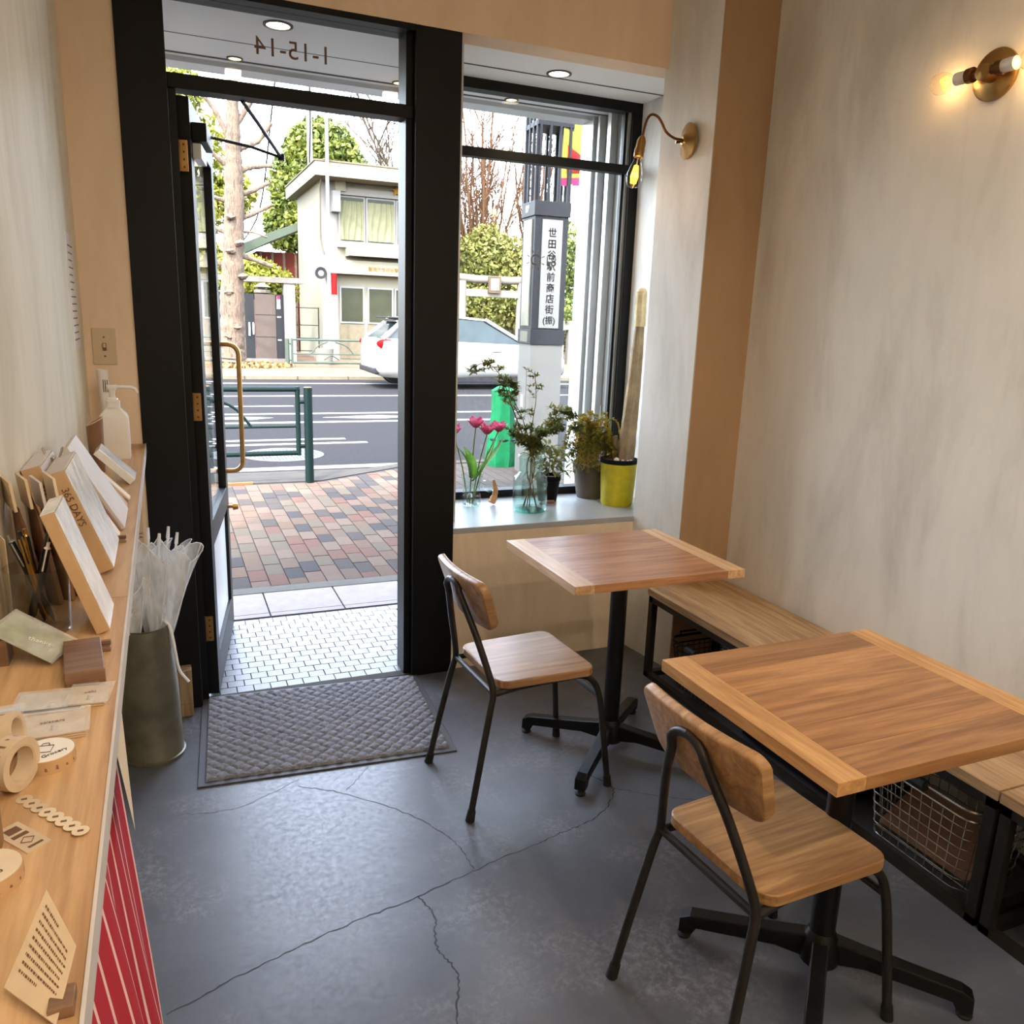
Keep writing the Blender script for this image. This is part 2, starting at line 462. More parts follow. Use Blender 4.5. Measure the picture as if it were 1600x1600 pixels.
# ------------------------------------------------------------------ mesh building
class MB:
    def __init__(self):
        self.v, self.f, self.uv = [], [], None
    def add(self, vs_, fs):
        k = len(self.v)
        self.v += [tuple(p) for p in vs_]
        self.f += [tuple(i + k for i in f) for f in fs]
        return self
    def box(self, a, b):
        x0, y0, z0 = a; x1, y1, z1 = b
        return self.add([(x0, y0, z0), (x1, y0, z0), (x1, y1, z0), (x0, y1, z0), (x0, y0, z1), (x1, y0, z1), (x1, y1, z1), (x0, y1, z1)],
                        [(0, 3, 2, 1), (4, 5, 6, 7), (0, 1, 5, 4), (1, 2, 6, 5), (2, 3, 7, 6), (3, 0, 4, 7)])
    def prism(self, poly, z0, z1, axis=2):
        """poly in the two other axes, extruded along axis"""
        n = len(poly)
        def P(p, h):
            return {2: (p[0], p[1], h), 1: (p[0], h, p[1]), 0: (h, p[0], p[1])}[axis]
        vs_ = [P(p, z0) for p in poly] + [P(p, z1) for p in poly]
        fs = [tuple(range(n - 1, -1, -1)), tuple(range(n, 2 * n))]
        fs += [(i, (i + 1) % n, n + (i + 1) % n, n + i) for i in range(n)]
        return self.add(vs_, fs)
    def tube(self, pts, r, seg=8, cap=True, flat=None):
        pts = [Vector(p) for p in pts]
        n = len(pts)
        rs = r if isinstance(r, (list, tuple)) else [r] * n
        up = None
        vs_, fs = [], []
        for i, p in enumerate(pts):
            d = (pts[min(i + 1, n - 1)] - pts[max(i - 1, 0)])
            if d.length < 1e-9:
                d = Vector((0, 0, 1))
            d.normalize()
            if up is None:
                up = Vector((0, 0, 1)) if abs(d.z) < 0.9 else Vector((1, 0, 0))
            s = d.cross(up)
            if s.length < 1e-6:
                s = d.cross(Vector((0, 1, 0)))
            s.normalize()
            up = s.cross(d).normalized()
            for k in range(seg):
                a = 2 * PI * k / seg
                vs_.append(p + (s * math.cos(a) + up * math.sin(a)) * rs[i])
        for i in range(n - 1):
            for k in range(seg):
                k2 = (k + 1) % seg
                fs.append((i * seg + k, i * seg + k2, (i + 1) * seg + k2, (i + 1) * seg + k))
        if cap:
            fs.append(tuple(range(seg - 1, -1, -1)))
            fs.append(tuple(range((n - 1) * seg, n * seg)))
        return self.add(vs_, fs)
    def lathe(self, prof, c=(0, 0, 0), seg=24, axis='z', closed=False):
        """prof: (radius, height) pairs"""
        vs_, fs = [], []
        n = len(prof)
        for r, h in prof:
            for k in range(seg):
                a = 2 * PI * k / seg
                x, y = r * math.cos(a), r * math.sin(a)
                p = {'z': (x, y, h), 'x': (h, x, y), 'y': (x, h, y)}[axis]
                vs_.append((p[0] + c[0], p[1] + c[1], p[2] + c[2]))
        m = n if closed else n - 1
        for i in range(m):
            j = (i + 1) % n
            for k in range(seg):
                k2 = (k + 1) % seg
                q = (i * seg + k, i * seg + k2, j * seg + k2, j * seg + k)
                fs.append(q if axis != 'y' else q[::-1])
        if not closed:
            if prof[0][0] > 1e-6:
                fs.append(tuple(range(seg - 1, -1, -1)))
            if prof[-1][0] > 1e-6:
                fs.append(tuple(range((n - 1) * seg, n * seg)))
        return self.add(vs_, fs)
    def grid(self, fn, nu, nv, uv=False, wrap=False):
        k = len(self.v)
        for i in range(nu + 1):
            for j in range(nv + 1):
                self.v.append(tuple(fn(i / nu, j / nv)))
        for i in range(nu):
            for j in range(nv):
                a = k + i * (nv + 1) + j
                self.f.append((a, a + nv + 1, a + nv + 2, a + 1))
        if uv:
            self.uv = [(i / nu, j / nv) for i in range(nu + 1) for j in range(nv + 1)]
        return self
    def xf(self, M):
        self.v = [tuple(M @ Vector(p)) for p in self.v]
        return self
    def mesh(self, name, smooth=False, bevel=0, merge=False, bseg=2, angle=35):
        me = bpy.data.meshes.new(name)
        me.from_pydata(self.v, [], self.f)
        if self.uv:
            ul = me.uv_layers.new()
            idx = np.empty(len(me.loops), dtype=np.int32)
            me.loops.foreach_get('vertex_index', idx)
            ul.data.foreach_set('uv', np.array(self.uv, dtype=np.float32)[idx].ravel())
        if bevel or merge or True:
            bm = bmesh.new()
            bm.from_mesh(me)
            if merge:
                bmesh.ops.remove_doubles(bm, verts=bm.verts, dist=1e-5)
            if not self.uv and len(self.f) < 60000:
                bmesh.ops.recalc_face_normals(bm, faces=bm.faces)
            if bevel:
                es = [e for e in bm.edges if len(e.link_faces) == 2 and e.calc_face_angle(0) > 0.5]
                bmesh.ops.bevel(bm, geom=es, offset=bevel, segments=bseg, profile=0.6, affect='EDGES', clamp_overlap=True)
            bm.to_mesh(me)
            bm.free()
        if smooth:
            me.shade_smooth()
            me.set_sharp_from_angle(angle=math.radians(angle))
        me.update()
        return me
    def build(self, name, m, parent=None, smooth=False, bevel=0, merge=False, bseg=2, kind=None, angle=35):
        return link(name, self.mesh(name, smooth, bevel, merge, bseg, angle), m, parent, kind)

OFF = {}
def link(name, me, m, parent=None, kind=None):
    o = bpy.data.objects.new(name, me)
    COL.objects.link(o)
    if m is not None and not me.materials:
        me.materials.append(MATS[m])
    if parent is not None:
        o.parent = parent
        if parent.name in OFF:
            o.location = OFF[parent.name]
    if kind:
        o['kind'] = kind
    return o

def tag(o, label=None, cat=None, group=None, kind=None):
    if label: o['label'] = label
    if cat: o['category'] = cat
    if group: o['group'] = group
    if kind: o['kind'] = kind
    return o

def thing(name, label, cat, loc=(0, 0, 0), rz=0.0, group=None, local=True, kind=None):
    """an Empty at the base of the thing; local=False means the parts are given in room coordinates"""
    o = bpy.data.objects.new(name, None)
    COL.objects.link(o)
    o.empty_display_size = 0.05
    o.location = loc
    o.rotation_euler = (0, 0, rz)
    if not local:
        OFF[o.name] = (-loc[0], -loc[1], -loc[2])
    return tag(o, label, cat, group, kind)

def struct(name, mb, m, label=None, **k):
    o = mb.build(name, m, **k)
    o['kind'] = 'structure'
    if label:
        o['label'] = label
    return o

def B(a, b):
    return MB().box(a, b)

def copy_tree(o, parent=None):
    c = o.copy()
    COL.objects.link(c)
    c.parent = parent
    for ch in o.children:
        copy_tree(ch, c)
    return c

def text_mesh(body, size, extrude=0.0, align='CENTER', spacing=1.0, line=1.0, bold=0.0):
    cu = bpy.data.curves.new('lettering', 'FONT')
    cu.body = body
    cu.size = size
    cu.extrude = extrude
    cu.offset = bold
    cu.align_x = align
    cu.align_y = 'CENTER'
    cu.space_character = spacing
    cu.space_line = line
    cu.resolution_u = 3
    ob = bpy.data.objects.new('lettering', cu)
    COL.objects.link(ob)
    bpy.context.view_layer.update()
    dg = bpy.context.evaluated_depsgraph_get()
    me = bpy.data.meshes.new_from_object(ob.evaluated_get(dg))
    bpy.data.objects.remove(ob)
    bpy.data.curves.remove(cu)
    return me

def text(name, body, size, M, m, parent, extrude=0.0004, **k):
    me = text_mesh(body, size, extrude, **k)
    me.transform(M)
    me.materials.clear()
    return link(name, me, m, parent)

def frame_mat(origin, xdir, ydir):
    x = Vector(xdir).normalized(); y = Vector(ydir).normalized(); z = x.cross(y)
    return Matrix(((x.x, y.x, z.x, origin[0]), (x.y, y.y, z.y, origin[1]), (x.z, y.z, z.z, origin[2]), (0, 0, 0, 1)))

def arc(c, r, a0, a1, n, plane='xz'):
    out = []
    for i in range(n + 1):
        a = a0 + (a1 - a0) * i / n
        u, w = r * math.cos(a), r * math.sin(a)
        out.append({'xz': (c[0] + u, c[1], c[2] + w), 'yz': (c[0], c[1] + u, c[2] + w), 'xy': (c[0] + u, c[1] + w, c[2])}[plane])
    return out

def smooth_path(pts, n=6):
    """Catmull-Rom through the points"""
    P = [Vector(p) for p in pts]
    P = [P[0] * 2 - P[1]] + P + [P[-1] * 2 - P[-2]]
    out = []
    for i in range(1, len(P) - 2):
        for k in range(n):
            t = k / n
            a, b, c, d = P[i - 1], P[i], P[i + 1], P[i + 2]
            out.append(0.5 * ((2 * b) + (c - a) * t + (2 * a - 5 * b + 4 * c - d) * t * t + (3 * b - a - 3 * c + d) * t ** 3))
    out.append(P[-2])
    return out

def leaf_cloud(blobs, n, size, seed, aspect=1.6, shell=0.5, drop=0.0):
    """many small folded leaves scattered through ellipsoids; one mesh"""
    g = np.random.default_rng(seed)
    mb = MB()
    w = np.array([b[1][0] * b[1][1] * b[1][2] for b in blobs], float) ** 0.75
    cnt = np.maximum(1, (n * w / w.sum()).astype(int))
    V, F = [], []
    k = 0
    for (c, r), m in zip(blobs, cnt):
        d = g.normal(size=(m, 3)); d /= np.linalg.norm(d, axis=1)[:, None]
        rad = (shell + (1 - shell) * g.random(m)) ** 0.6
        p = np.array(c) + d * rad[:, None] * np.array(r)
        a = g.normal(size=(m, 3)); a[:, 2] -= drop; a /= np.linalg.norm(a, axis=1)[:, None]
        b = np.cross(a, d + 0.6 * g.normal(size=(m, 3))); b /= np.linalg.norm(b, axis=1)[:, None] + 1e-9
        s = size * (0.6 + 0.8 * g.random(m))[:, None]
        nrm = np.cross(a, b)
        q = np.stack([p - a * s * aspect / 2, p + b * s / 2 + nrm * s * 0.12, p + a * s * aspect / 2, p - b * s / 2 + nrm * s * 0.12], 1)
        V.append(q.reshape(-1, 3))
        i = np.arange(m) * 4 + k
        F.append(np.stack([i, i + 1, i + 2, i + 3], 1))
        k += m * 4
    V = np.concatenate(V); F = np.concatenate(F)
    mb.v = [tuple(x) for x in V.tolist()]
    mb.f = [tuple(x) for x in F.tolist()]
    return mb

# ================================================================== THE ROOM
XL, XR, YF, ZC = -0.243, 2.25, 3.10, 2.95
floor = struct('floor', B((-0.45, -2.7, -0.12), (2.45, 3.165, 0.0)), 'floor_concrete', 'dark blue-grey sealed concrete floor with hairline cracks')
def crack(pts, w):
    """a hairline crack, a thin uneven dark ribbon let into the floor"""
    mb = MB()
    P = smooth_path([(x, y, 0) for x, y in pts], 14)
    L, R = [], []
    for i, p in enumerate(P):
        d = (P[min(i + 1, len(P) - 1)] - P[max(i - 1, 0)]).normalized()
        s = Vector((-d.y, d.x, 0))
        j = random.uniform(-0.0035, 0.0035)
        ww = w * random.uniform(0.5, 1.3)
        L.append((p.x + s.x * (j + ww), p.y + s.y * (j + ww), 0.0006))
        R.append((p.x + s.x * (j - ww), p.y + s.y * (j - ww), 0.0006))
    n = len(P)
    mb.add(L + R, [(i, i + 1, n + i + 1, n + i) for i in range(n - 1)])
    return mb.build('crack', 'slot_dark', floor)
crack([(-0.08, 1.62), (0.12, 1.69), (0.34, 1.75), (0.52, 1.785), (0.78, 1.85), (1.0, 1.9), (1.16, 1.94), (1.27, 2.03), (1.28, 2.10), (1.22, 2.2)], 0.0016)
crack([(0.54, 1.79), (0.555, 1.70), (0.53, 1.60), (0.55, 1.5), (0.50, 1.35), (0.52, 1.2)], 0.0022)
crack([(0.32, 2.42), (0.46, 2.32), (0.62, 2.14), (0.70, 1.98), (0.715, 1.84)], 0.0013)
crack([(-0.05, 2.38), (0.12, 2.36), (0.26, 2.42), (0.33, 2.46)], 0.0008)
crack([(1.28, 2.07), (1.42, 1.96), (1.6, 1.86)], 0.0012)
crack([(0.46, 2.34), (0.56, 2.46)], 0.0008)

struct('wall_left', B((-0.36, -2.7, 0), (XL, 3.22, ZC)), 'plaster_left', 'pale trowelled plaster wall above the wooden ledge')
struct('wall_back', B((-0.36, -2.8, 0), (2.45, -2.7, ZC)), 'plaster_grey')
struct('wall_right', B((XR, -2.7, 0), (2.40, 3.3, ZC)), 'plaster_grey', 'grey trowelled plaster wall behind the bench')
struct('ceiling', B((-0.45, -2.8, ZC), (2.5, 3.3, ZC + 0.12)), 'plaster_white')
wf = MB().box((XL, YF, 0), (-0.086, YF + 0.14, ZC))
struct('wall_front', wf, 'plaster_beige', 'narrow beige wall strip beside the black door frame')
struct('wall_bulkhead', B((-0.086, YF, 2.507), (XR, YF + 0.12, ZC)), 'plaster_beige', 'beige bulkhead wall above the door and window')
struct('wall_pillar', MB().prism([(2.035, 3.22), (1.952, 3.12), (1.995, 2.81), (2.26, 2.81), (2.26, 3.22)], 0, ZC), 'plaster_grey', 'plastered corner pillar beside the window recess')
struct('wall_pillar_face', B((1.9955, 2.803, 0), (2.2495, 2.810, ZC)), 'plaster_beige_shade', 'beige face of the corner pillar above the bench, shade painted in')
struct('wall_recess', B((2.17, 3.22, 0), (2.40, 3.66, 2.515)), 'plaster_grey')
struct('wall_sill', B((1.035, 3.12, 0), (1.97, 3.24, 0.610)), 'plaster_sill', 'low brown plaster wall under the window ledge')
sl = struct('window_sill', B((1.035, 3.118, 0.610), (2.18, 3.66, 0.635)), 'sill_top', 'smooth grey window ledge holding vases and flower pots', bevel=0.003)
struct('wall_sill_core', B((1.035, 3.24, 0), (2.2, 3.64, 0.608)), 'plaster_sill')

# porch ceiling: one white soffit from the shop front out to the street edge, with thin dark slots
so = struct('ceiling_porch', B((-0.6, YF + 0.04, 2.515), (3.2, 4.10, 2.62)), 'soffit_white', 'white porch ceiling with slim dark slots and downlights')
for y, w in ((3.47, 0.010), (3.67, 0.003), (3.93, 0.020)):
    x0, x1 = (1.08, 2.17) if y == 3.47 else (-0.6, 2.2)
    B((x0, y - w / 2, 2.5135), (x1, y + w / 2, 2.52)).build('slot', 'slot_dark', so)
B((-0.6, 3.98, 2.495), (3.2, 4.10, 2.515)).build('edge_trim', 'alu', so)
struct('wall_facade', B((-0.8, 4.00, 2.62), (3.6, 4.16, 4.4)), 'white_wall')
struct('roof', B((-0.8, -2.8, 4.3), (3.6, 4.16, 4.45)), 'white_wall')
struct('wall_outer_left', B((-0.8, -2.8, 0), (-0.46, 4.16, 4.4)), 'white_wall')
struct('wall_outer_right', B((2.46, -2.8, 0), (3.6, 4.05, 4.4)), 'white_wall')

def downlight(name, label, x, y, m, r=0.042, watts=0.0, col=(1, 0.8, 0.55), z=2.515, group='small round downlights in the porch ceiling', spread=120):
    t = thing(name, label, 'downlight', (x, y, z), group=group)
    MB().lathe([(r * 1.28, 0.0), (r * 1.28, -0.004), (r * 1.02, -0.005), (r, -0.001), (r, 0.0)], seg=28).build('trim_ring', 'white_paint', t, smooth=True)
    MB().lathe([(0.0005, -0.002), (r, -0.002), (r, -0.0012), (0.0005, -0.0012)], seg=28).build('lens', m, t)
    if watts:
        ld = bpy.data.lights.new('downlight_beam', 'SPOT')
        ld.energy = watts; ld.spot_size = math.radians(spread); ld.spot_blend = 0.5; ld.color = col; ld.shadow_soft_size = r
        lo = bpy.data.objects.new('downlight_beam', ld); COL.objects.link(lo); lo.parent = t; lo.location = (0, 0, -0.02)
    return t
downlight('porch_downlight', 'warm white round downlight above the glass over the door', 0.455, 3.385, 'lamp_disc', watts=6)
downlight('porch_downlight', 'warm white round downlight in the window recess ceiling', 1.608, 3.405, 'lamp_disc', watts=6)
for x, lb in ((0.344, 'small amber glowing disc at the ceiling slot behind the mirrored numbers'), (1.048, 'small amber glowing disc at the ceiling slot next to the thick door mullion'), (1.596, 'small amber glowing disc at the ceiling slot above the shop window')):
    downlight('amber_disc', lb, x, 3.895, 'glow_amber', 0.026, watts=0.6, col=(1, 0.5, 0.2))  # amber discs that glow by emission, each with a weak beam
# unseen fill lamps added to brighten the room, over and behind the viewer
for x, y, e in ((0.5, 0.5, 13), (1.5, 0.5, 11), (0.5, -0.7, 22), (1.5, -0.7, 22), (0.5, -1.9, 24), (1.5, -1.9, 24)):
    row = {0.5: 'first row from the door', -0.7: 'middle row', -1.9: 'row at the back of the room'}[y]
    downlight('fill_downlight', 'added fill downlight on the unseen ceiling, ' + row + (', ledge side' if x < 1 else ', bench side'), x, y, 'lamp_fill', 0.05, watts=e, col=(1.0, 0.83, 0.64), z=ZC, group='added fill downlights of the room ceiling', spread=168)

# ------------------------------------------------------------------ door frame, transom, number
df = thing('trim_1', 'black painted timber door frame with a glazed transom', None, (0.4, 3.16, 0), local=False, kind='structure')
B((-0.086, 3.09, 0), (0.060, 3.23, 2.507)).build('post', 'frame_black', df, bevel=0.003)
B((0.060, 3.14, 0), (0.086, 3.165, 2.2)).build('stop', 'frame_black', df)
B((0.895, 3.10, 0), (1.070, 3.24, 2.507)).build('mullion', 'frame_black', df, bevel=0.003)
B((0.868, 3.135, 0), (0.895, 3.24, 2.507)).build('stop', 'frame_black', df, bevel=0.002)
B((0.060, 3.10, 2.486), (0.895, 3.22, 2.507)).build('head', 'frame_black', df)
B((0.060, 3.125, 2.2), (0.895, 3.21, 2.246)).build('transom_bar', 'frame_black', df, bevel=0.003)
tp = B((0.060, 3.152, 2.246), (0.870, 3.158, 2.486)).build('pane', 'pane_glass', df)
# the house number is painted on the outside: mirrored when read from the room
text('number', '1-15-14', 0.082, frame_mat((0.473, 3.1585, 2.371), (-1, 0, 0), (0, 0, 1)), 'ink_brown', tp, extrude=0.0002, spacing=1.02)

# ------------------------------------------------------------------ the open door, hinged at the left post
dang = math.atan2(0.115, 0.78)
door = thing('door_1', 'black framed glass door standing open to the street', None, (0.086, 3.172, 0), -dang, kind='structure')
# local: y runs along the leaf, x towards the opening; the leaf is 0.79 wide and 2.18 high
TW, LW = 0.040, 0.79
def leafbox(y0, y1, z0, z1, n='stile', m='frame_black', x0=0.0, x1=TW, bev=0.002):
    return B((x0, y0, z0), (x1, y1, z1)).build(n, m, door, bevel=bev)
leafbox(0.0, 0.085, 0.012, 2.188)
leafbox(LW - 0.085, LW, 0.012, 2.188)
leafbox(0.085, LW - 0.085, 2.07, 2.188, 'rail')
leafbox(0.085, LW - 0.085, 0.60, 0.70, 'rail')
leafbox(0.085, LW - 0.085, 0.012, 0.16, 'rail')
leafbox(0.085, LW - 0.085, 0.16, 0.60, 'panel', 'alu', 0.010, 0.026, 0)
leafbox(0.085, LW - 0.085, 0.70, 2.07, 'pane', 'pane_glass', 0.017, 0.023, 0)
hd = MB().tube([(TW, LW - 0.045, 1.345), (TW + 0.03, LW - 0.045, 1.345)] + arc((TW + 0.03, LW - 0.045, 1.300), 0.045, PI / 2, 0, 6) + arc((TW + 0.03, LW - 0.045, 0.815), 0.045, 0, -PI / 2, 6) + [(TW, LW - 0.045, 0.77)], 0.011, 12)
hd.build('handle', 'brass', door, smooth=True)
kn = MB().tube([(TW, LW - 0.04, 0.60), (TW + 0.02, LW - 0.04, 0.60), (TW + 0.022, LW - 0.04, 0.60), (TW + 0.045, LW - 0.04, 0.60)], [0.008, 0.008, 0.018, 0.015], 12)
kn.build('lock_knob', 'brass', door, smooth=True)
for z in (1.998, 1.148, 0.29):
    h = B((0.000, -0.012, z - 0.05), (0.030, -0.001, z + 0.05)).build('hinge', 'brass', door, bevel=0.001)
    MB().tube([(-0.002, -0.012, z - 0.052), (-0.002, -0.012, z + 0.052)], 0.005, 10).build('hinge_pin', 'brass', h, smooth=True)
    for k in (-0.036, -0.012, 0.012, 0.036):
        MB().lathe([(0.004, -0.0132), (0.004, -0.0118)], (0.018, 0, z + k), 8, 'y').build('screw', 'brass_dark', h)
B((TW, 0.03, 2.055), (TW + 0.05, 0.25, 2.115)).build('door_closer', 'frame_black', door, bevel=0.004)
B((TW, 0.04, 2.0), (TW + 0.03, 0.2, 2.05)).build('closer_bracket', 'alu', door, bevel=0.003)
arm = thing('door_closer_arm', None, None, (0.2, 3.2, 2.2), kind='structure', local=False)
arm['label'] = 'thin jointed metal arm of the door closer'
MB().tube([(0.17, 3.33, 2.10), (0.35, 3.45, 2.10), (0.47, 3.52, 2.085)], 0.006, 8).build('rod', 'iron_black', arm)
MB().tube([(0.47, 3.52, 2.085), (0.36, 3.30, 2.16), (0.30, 3.19, 2.20)], 0.007, 8).build('rod', 'iron_black', arm)
MB().lathe([(0.014, -0.012), (0.014, 0.012)], (0.47, 3.52, 2.085), 12).build('joint', 'iron_black', arm)

# ------------------------------------------------------------------ shop window in its recess
WY = 3.64
wn = thing('window_1', 'fixed shop window with a black frame and a high crossbar', None, (1.6, WY, 0.635), local=False, kind='structure')
B((1.07, WY, 2.472), (2.17, WY + 0.07, 2.515)).build('frame', 'frame_black', wn, bevel=0.002)
B((1.07, WY, 0.635), (2.17, WY + 0.07, 0.672)).build('frame', 'frame_black', wn, bevel=0.002)
B((2.118, WY, 0.672), (2.17, WY + 0.07, 2.472)).build('frame', 'frame_black', wn, bevel=0.002)
B((1.07, WY, 0.672), (1.13, WY + 0.07, 2.472)).build('frame', 'frame_black', wn, bevel=0.002)
B((1.13, WY + 0.008, 2.198), (2.118, WY + 0.06, 2.238)).build('crossbar', 'frame_black', wn, bevel=0.002)
B((2.104, WY + 0.015, 0.672), (2.118, WY + 0.05, 2.472)).build('bead', 'alu_dark', wn)
B((2.092, WY + 0.03, 0.672), (2.104, WY + 0.055, 2.472)).build('bead', 'frame_black', wn)
B((1.13, WY + 0.030, 0.672), (2.095, WY + 0.036, 2.198)).build('pane', 'pane_glass', wn)
B((1.13, WY + 0.030, 2.238), (2.095, WY + 0.036, 2.472)).build('pane', 'pane_glass', wn)
# faint round emblem and lettering stuck on the outside of the pane, seen from behind
lg = MB()
cx, cz = 1.657, 1.776
lg.lathe([(0.019, WY + 0.037), (0.026, WY + 0.037), (0.026, WY + 0.0376), (0.019, WY + 0.0376)], (cx, 0, cz), 28, 'y', True)
for a in range(0, 360, 45):
    ca, sa = math.cos(math.radians(a + 22)), math.sin(math.radians(a + 22))
    lg.tube([(cx + ca * 0.034, WY + 0.0373, cz + sa * 0.034), (cx + ca * 0.05, WY + 0.0373, cz + sa * 0.05)], 0.002, 4)
lg.build('emblem', 'ink_grey', wn)
text('emblem_lettering', '81', 0.066, frame_mat((1.735, WY + 0.0372, 1.772), (-1, 0, 0), (0, 0, 1)), 'ink_grey', wn, extrude=0.0002)
# stepped aluminium casing outside the window
rv = struct('trim_2', B((2.16, 3.71, 0.0), (2.46, 4.10, 2.515)), 'alu', 'stepped grey aluminium shutter casing outside the window')
for x0, y0, x1, y1, m in ((2.128, 3.715, 2.162, 3.76, 'alu'), (2.148, 3.76, 2.162, 3.84, 'alu_dark'), (2.112, 3.84, 2.162, 3.875, 'alu'), (2.132, 3.875, 2.162, 3.925, 'alu_dark'),
                          (2.094, 3.925, 2.162, 3.945, 'alu'), (2.11, 3.945, 2.162, 3.965, 'slot_dark'), (2.078, 3.965, 2.162, 4.09, 'alu')):
    B((x0, y0, 0.0), (x1, y1, 2.512)).build('casing_strip', m, rv)
MB().tube([(2.13, 3.80, 0.95), (2.13, 3.80, 1.07)], 0.007, 8).build('shutter_pull', 'alu_dark', rv)
struct('wall_porch', B((1.085, 3.24, 0), (1.125, 3.98, 2.515)), 'alu', 'slim grey jamb at the side of the porch')
struct('wall_under_window', B((1.125, 3.71, 0), (2.16, 3.95, 0.60)), 'strip_grey')

# ------------------------------------------------------------------ porch floor of small white tiles, slabs, pavers
pf = struct('floor_porch', B((-0.5, 3.165, -0.10), (1.09, 4.0, -0.004)), 'grout', 'porch floor of small white tiles in running bond')
tw, td = 0.0655, 0.0575
tm = B((-tw / 2 + 0.002, -td / 2 + 0.002, -0.004), (tw / 2 - 0.002, td / 2 - 0.002, 0.0)).mesh('tile')
tm.materials.append(MATS['tile_white'])
nrow = 14
for j in range(nrow):
    y = 3.172 + td * (j + 0.5)
    for i in range(-2, 16):
        x = 0.03 + tw * (i + 0.5 * (j % 2))
        if x < -0.02 or x > 1.06:
            continue
        o = bpy.data.objects.new('tile', tm); COL.objects.link(o); o.parent = pf
        o.location = (x, y, random.uniform(-0.0006, 0.0006))
        o.rotation_euler = (random.uniform(-.004, .004), random.uniform(-.004, .004), 0)
B((-0.1, 3.12, -0.05), (0.90, 3.168, 0.003)).build('threshold', 'strip_grey', pf)
sb = struct('pavement_slabs', B((-1.5, 4.0, -0.10), (6.0, 4.37, -0.006)), 'grout', 'strip of large pinkish stone slabs along the porch')
for i in range(-3, 12):
    x0 = 0.42 + 0.375 * (i - 1) + 0.31 * 0
    B((x0 + 0.004, 4.055, -0.03), (x0 + 0.371, 4.366, 0.0)).build('slab', 'slab_pink', sb)
    B((x0 + 0.004, 4.003, -0.03), (x0 + 0.371, 4.050, 0.0)).build('slab', 'slab_pink', sb)
ks = struct('kerb_strip', B((-1.5, 4.37, -0.10), (6.0, 4.47, 0.002)), 'strip_grey', 'narrow grey concrete strip between slabs and brick paving')

def kerb_y(x):
    if x < 1.25: return 7.36
    if x < 2.3: return 7.36 + (x - 1.25) / 1.05 * 0.62
    return 7.98
sw = struct('pavement', MB().prism([(-1.5, 4.47), (6.0, 4.47), (6.0, 7.98), (2.3, 7.98), (1.25, 7.36), (-1.5, 7.36)], -0.10, -0.006), 'grout', 'pavement of grey, pink and buff brick pavers')
bw, bl = 0.104, 0.205
bmh = B((-bw / 2 + 0.003, -bl / 2 + 0.003, -0.03), (bw / 2 - 0.003, bl / 2 - 0.003, 0.0)).mesh('brick')
bmh.materials.append(MATS['paver'])
slots = []
for i in range(-3, 46):
    x = 0.165 + bw * (i + 0.5)
    yo = 4.475 + (0 if i % 2 else -bl / 2)
    for j in range(0, 20):
        y = yo + bl * (j + 0.5)
        if y - bl / 2 < 4.47 - 0.01 and i % 2 == 0 and j == 0:
            y0, y1 = 4.475, yo + bl
        else:
            y0, y1 = y - bl / 2, y + bl / 2
        ke = kerb_y(x) - 0.06
        if y0 > ke - 0.03: continue
        y1 = min(y1, ke)
        slots.append((x, y0, y1))
def seen_first(s):
    x, y0, y1 = s
    y = (y0 + y1) / 2
    t = x / y
    door_view = 0.02 < t < 0.30
    win_view = 0.36 < t < 0.56 and y > 5
    return (0 if door_view else (1 if win_view else 2), y)
slots.sort(key=seen_first)
for x, y0, y1 in slots[:300]:
    o = bpy.data.objects.new('brick', bmh); COL.objects.link(o); o.parent = sw
    o.location = (x, (y0 + y1) / 2, random.uniform(-0.0015, 0.0015))
    o.scale = (1, (y1 - y0) / bl, 1)
rest = {}
for x, y0, y1 in slots[300:]:
    rest.setdefault(0, MB()).box((x - bw / 2 + .003, y0 + .003, -0.03), (x + bw / 2 - .003, y1 - .003, 0.0))
if rest:
    o = rest[0].build('more_bricks', 'paver', sw, kind='stuff')

# ------------------------------------------------------------------ road
rd = struct('road', B((-60, 7.3, -0.2), (80, 19.2, -0.012)), 'asphalt', 'grey asphalt road with white lane lines')
struct('ground', B((-80, -60, -0.4), (120, 160, -0.11)), 'earth')
gt = struct('kerb_near', MB().prism([(-8, 7.36), (1.25, 7.36), (2.3, 7.98), (6.5, 7.98), (6.5, 8.12), (2.25, 8.12), (1.22, 7.52), (-8, 7.52)], -0.05, 0.004), 'gutter', 'worn pale kerb at the edge of the pavement')
B((-0.3, 7.345, -0.02), (0.66, 7.385, 0.012)).build('painted_edge', 'kerb_orange', gt)
B((-8, 7.53, -0.02), (14, 7.92, -0.008)).build('gutter_apron', 'gutter', gt)
def line(x0, x1, y, w, tilt=0.0):
    return MB().prism([(x0, y - w / 2), (x1, y - w / 2 + tilt), (x1, y + w / 2 + tilt), (x0, y + w / 2)], -0.012, -0.008).build('lane_line', 'line_white', rd)
line(-20, 40, 8.08, 0.16, 2.0 * 0)
line(-12, 2.0, 9.95, 0.10)
line(-12, 2.2, 9.62, 0.10)
line(-20, 40, 11.55, 0.14)
line(-20, 40, 12.55, 0.14)
line(-20, 1.9, 13.6, 0.12)
line(-20, 40, 15.25, 0.16)
line(-30, 60, 17.95, 0.22)
MB().prism([(2.1, 12.05), (2.9, 11.85), (3.6, 12.05), (2.9, 12.25)], -0.012, -0.008).build('lane_arrow', 'line_white', rd)
MB().prism([(0.2, 12.1), (1.1, 11.9), (1.4, 12.1), (1.0, 12.25)], -0.012, -0.008).build('lane_arrow', 'line_white', rd)
mh = thing('manhole_cover', 'round patterned iron manhole cover in the road', 'manhole', (1.12, 8.9, -0.012))
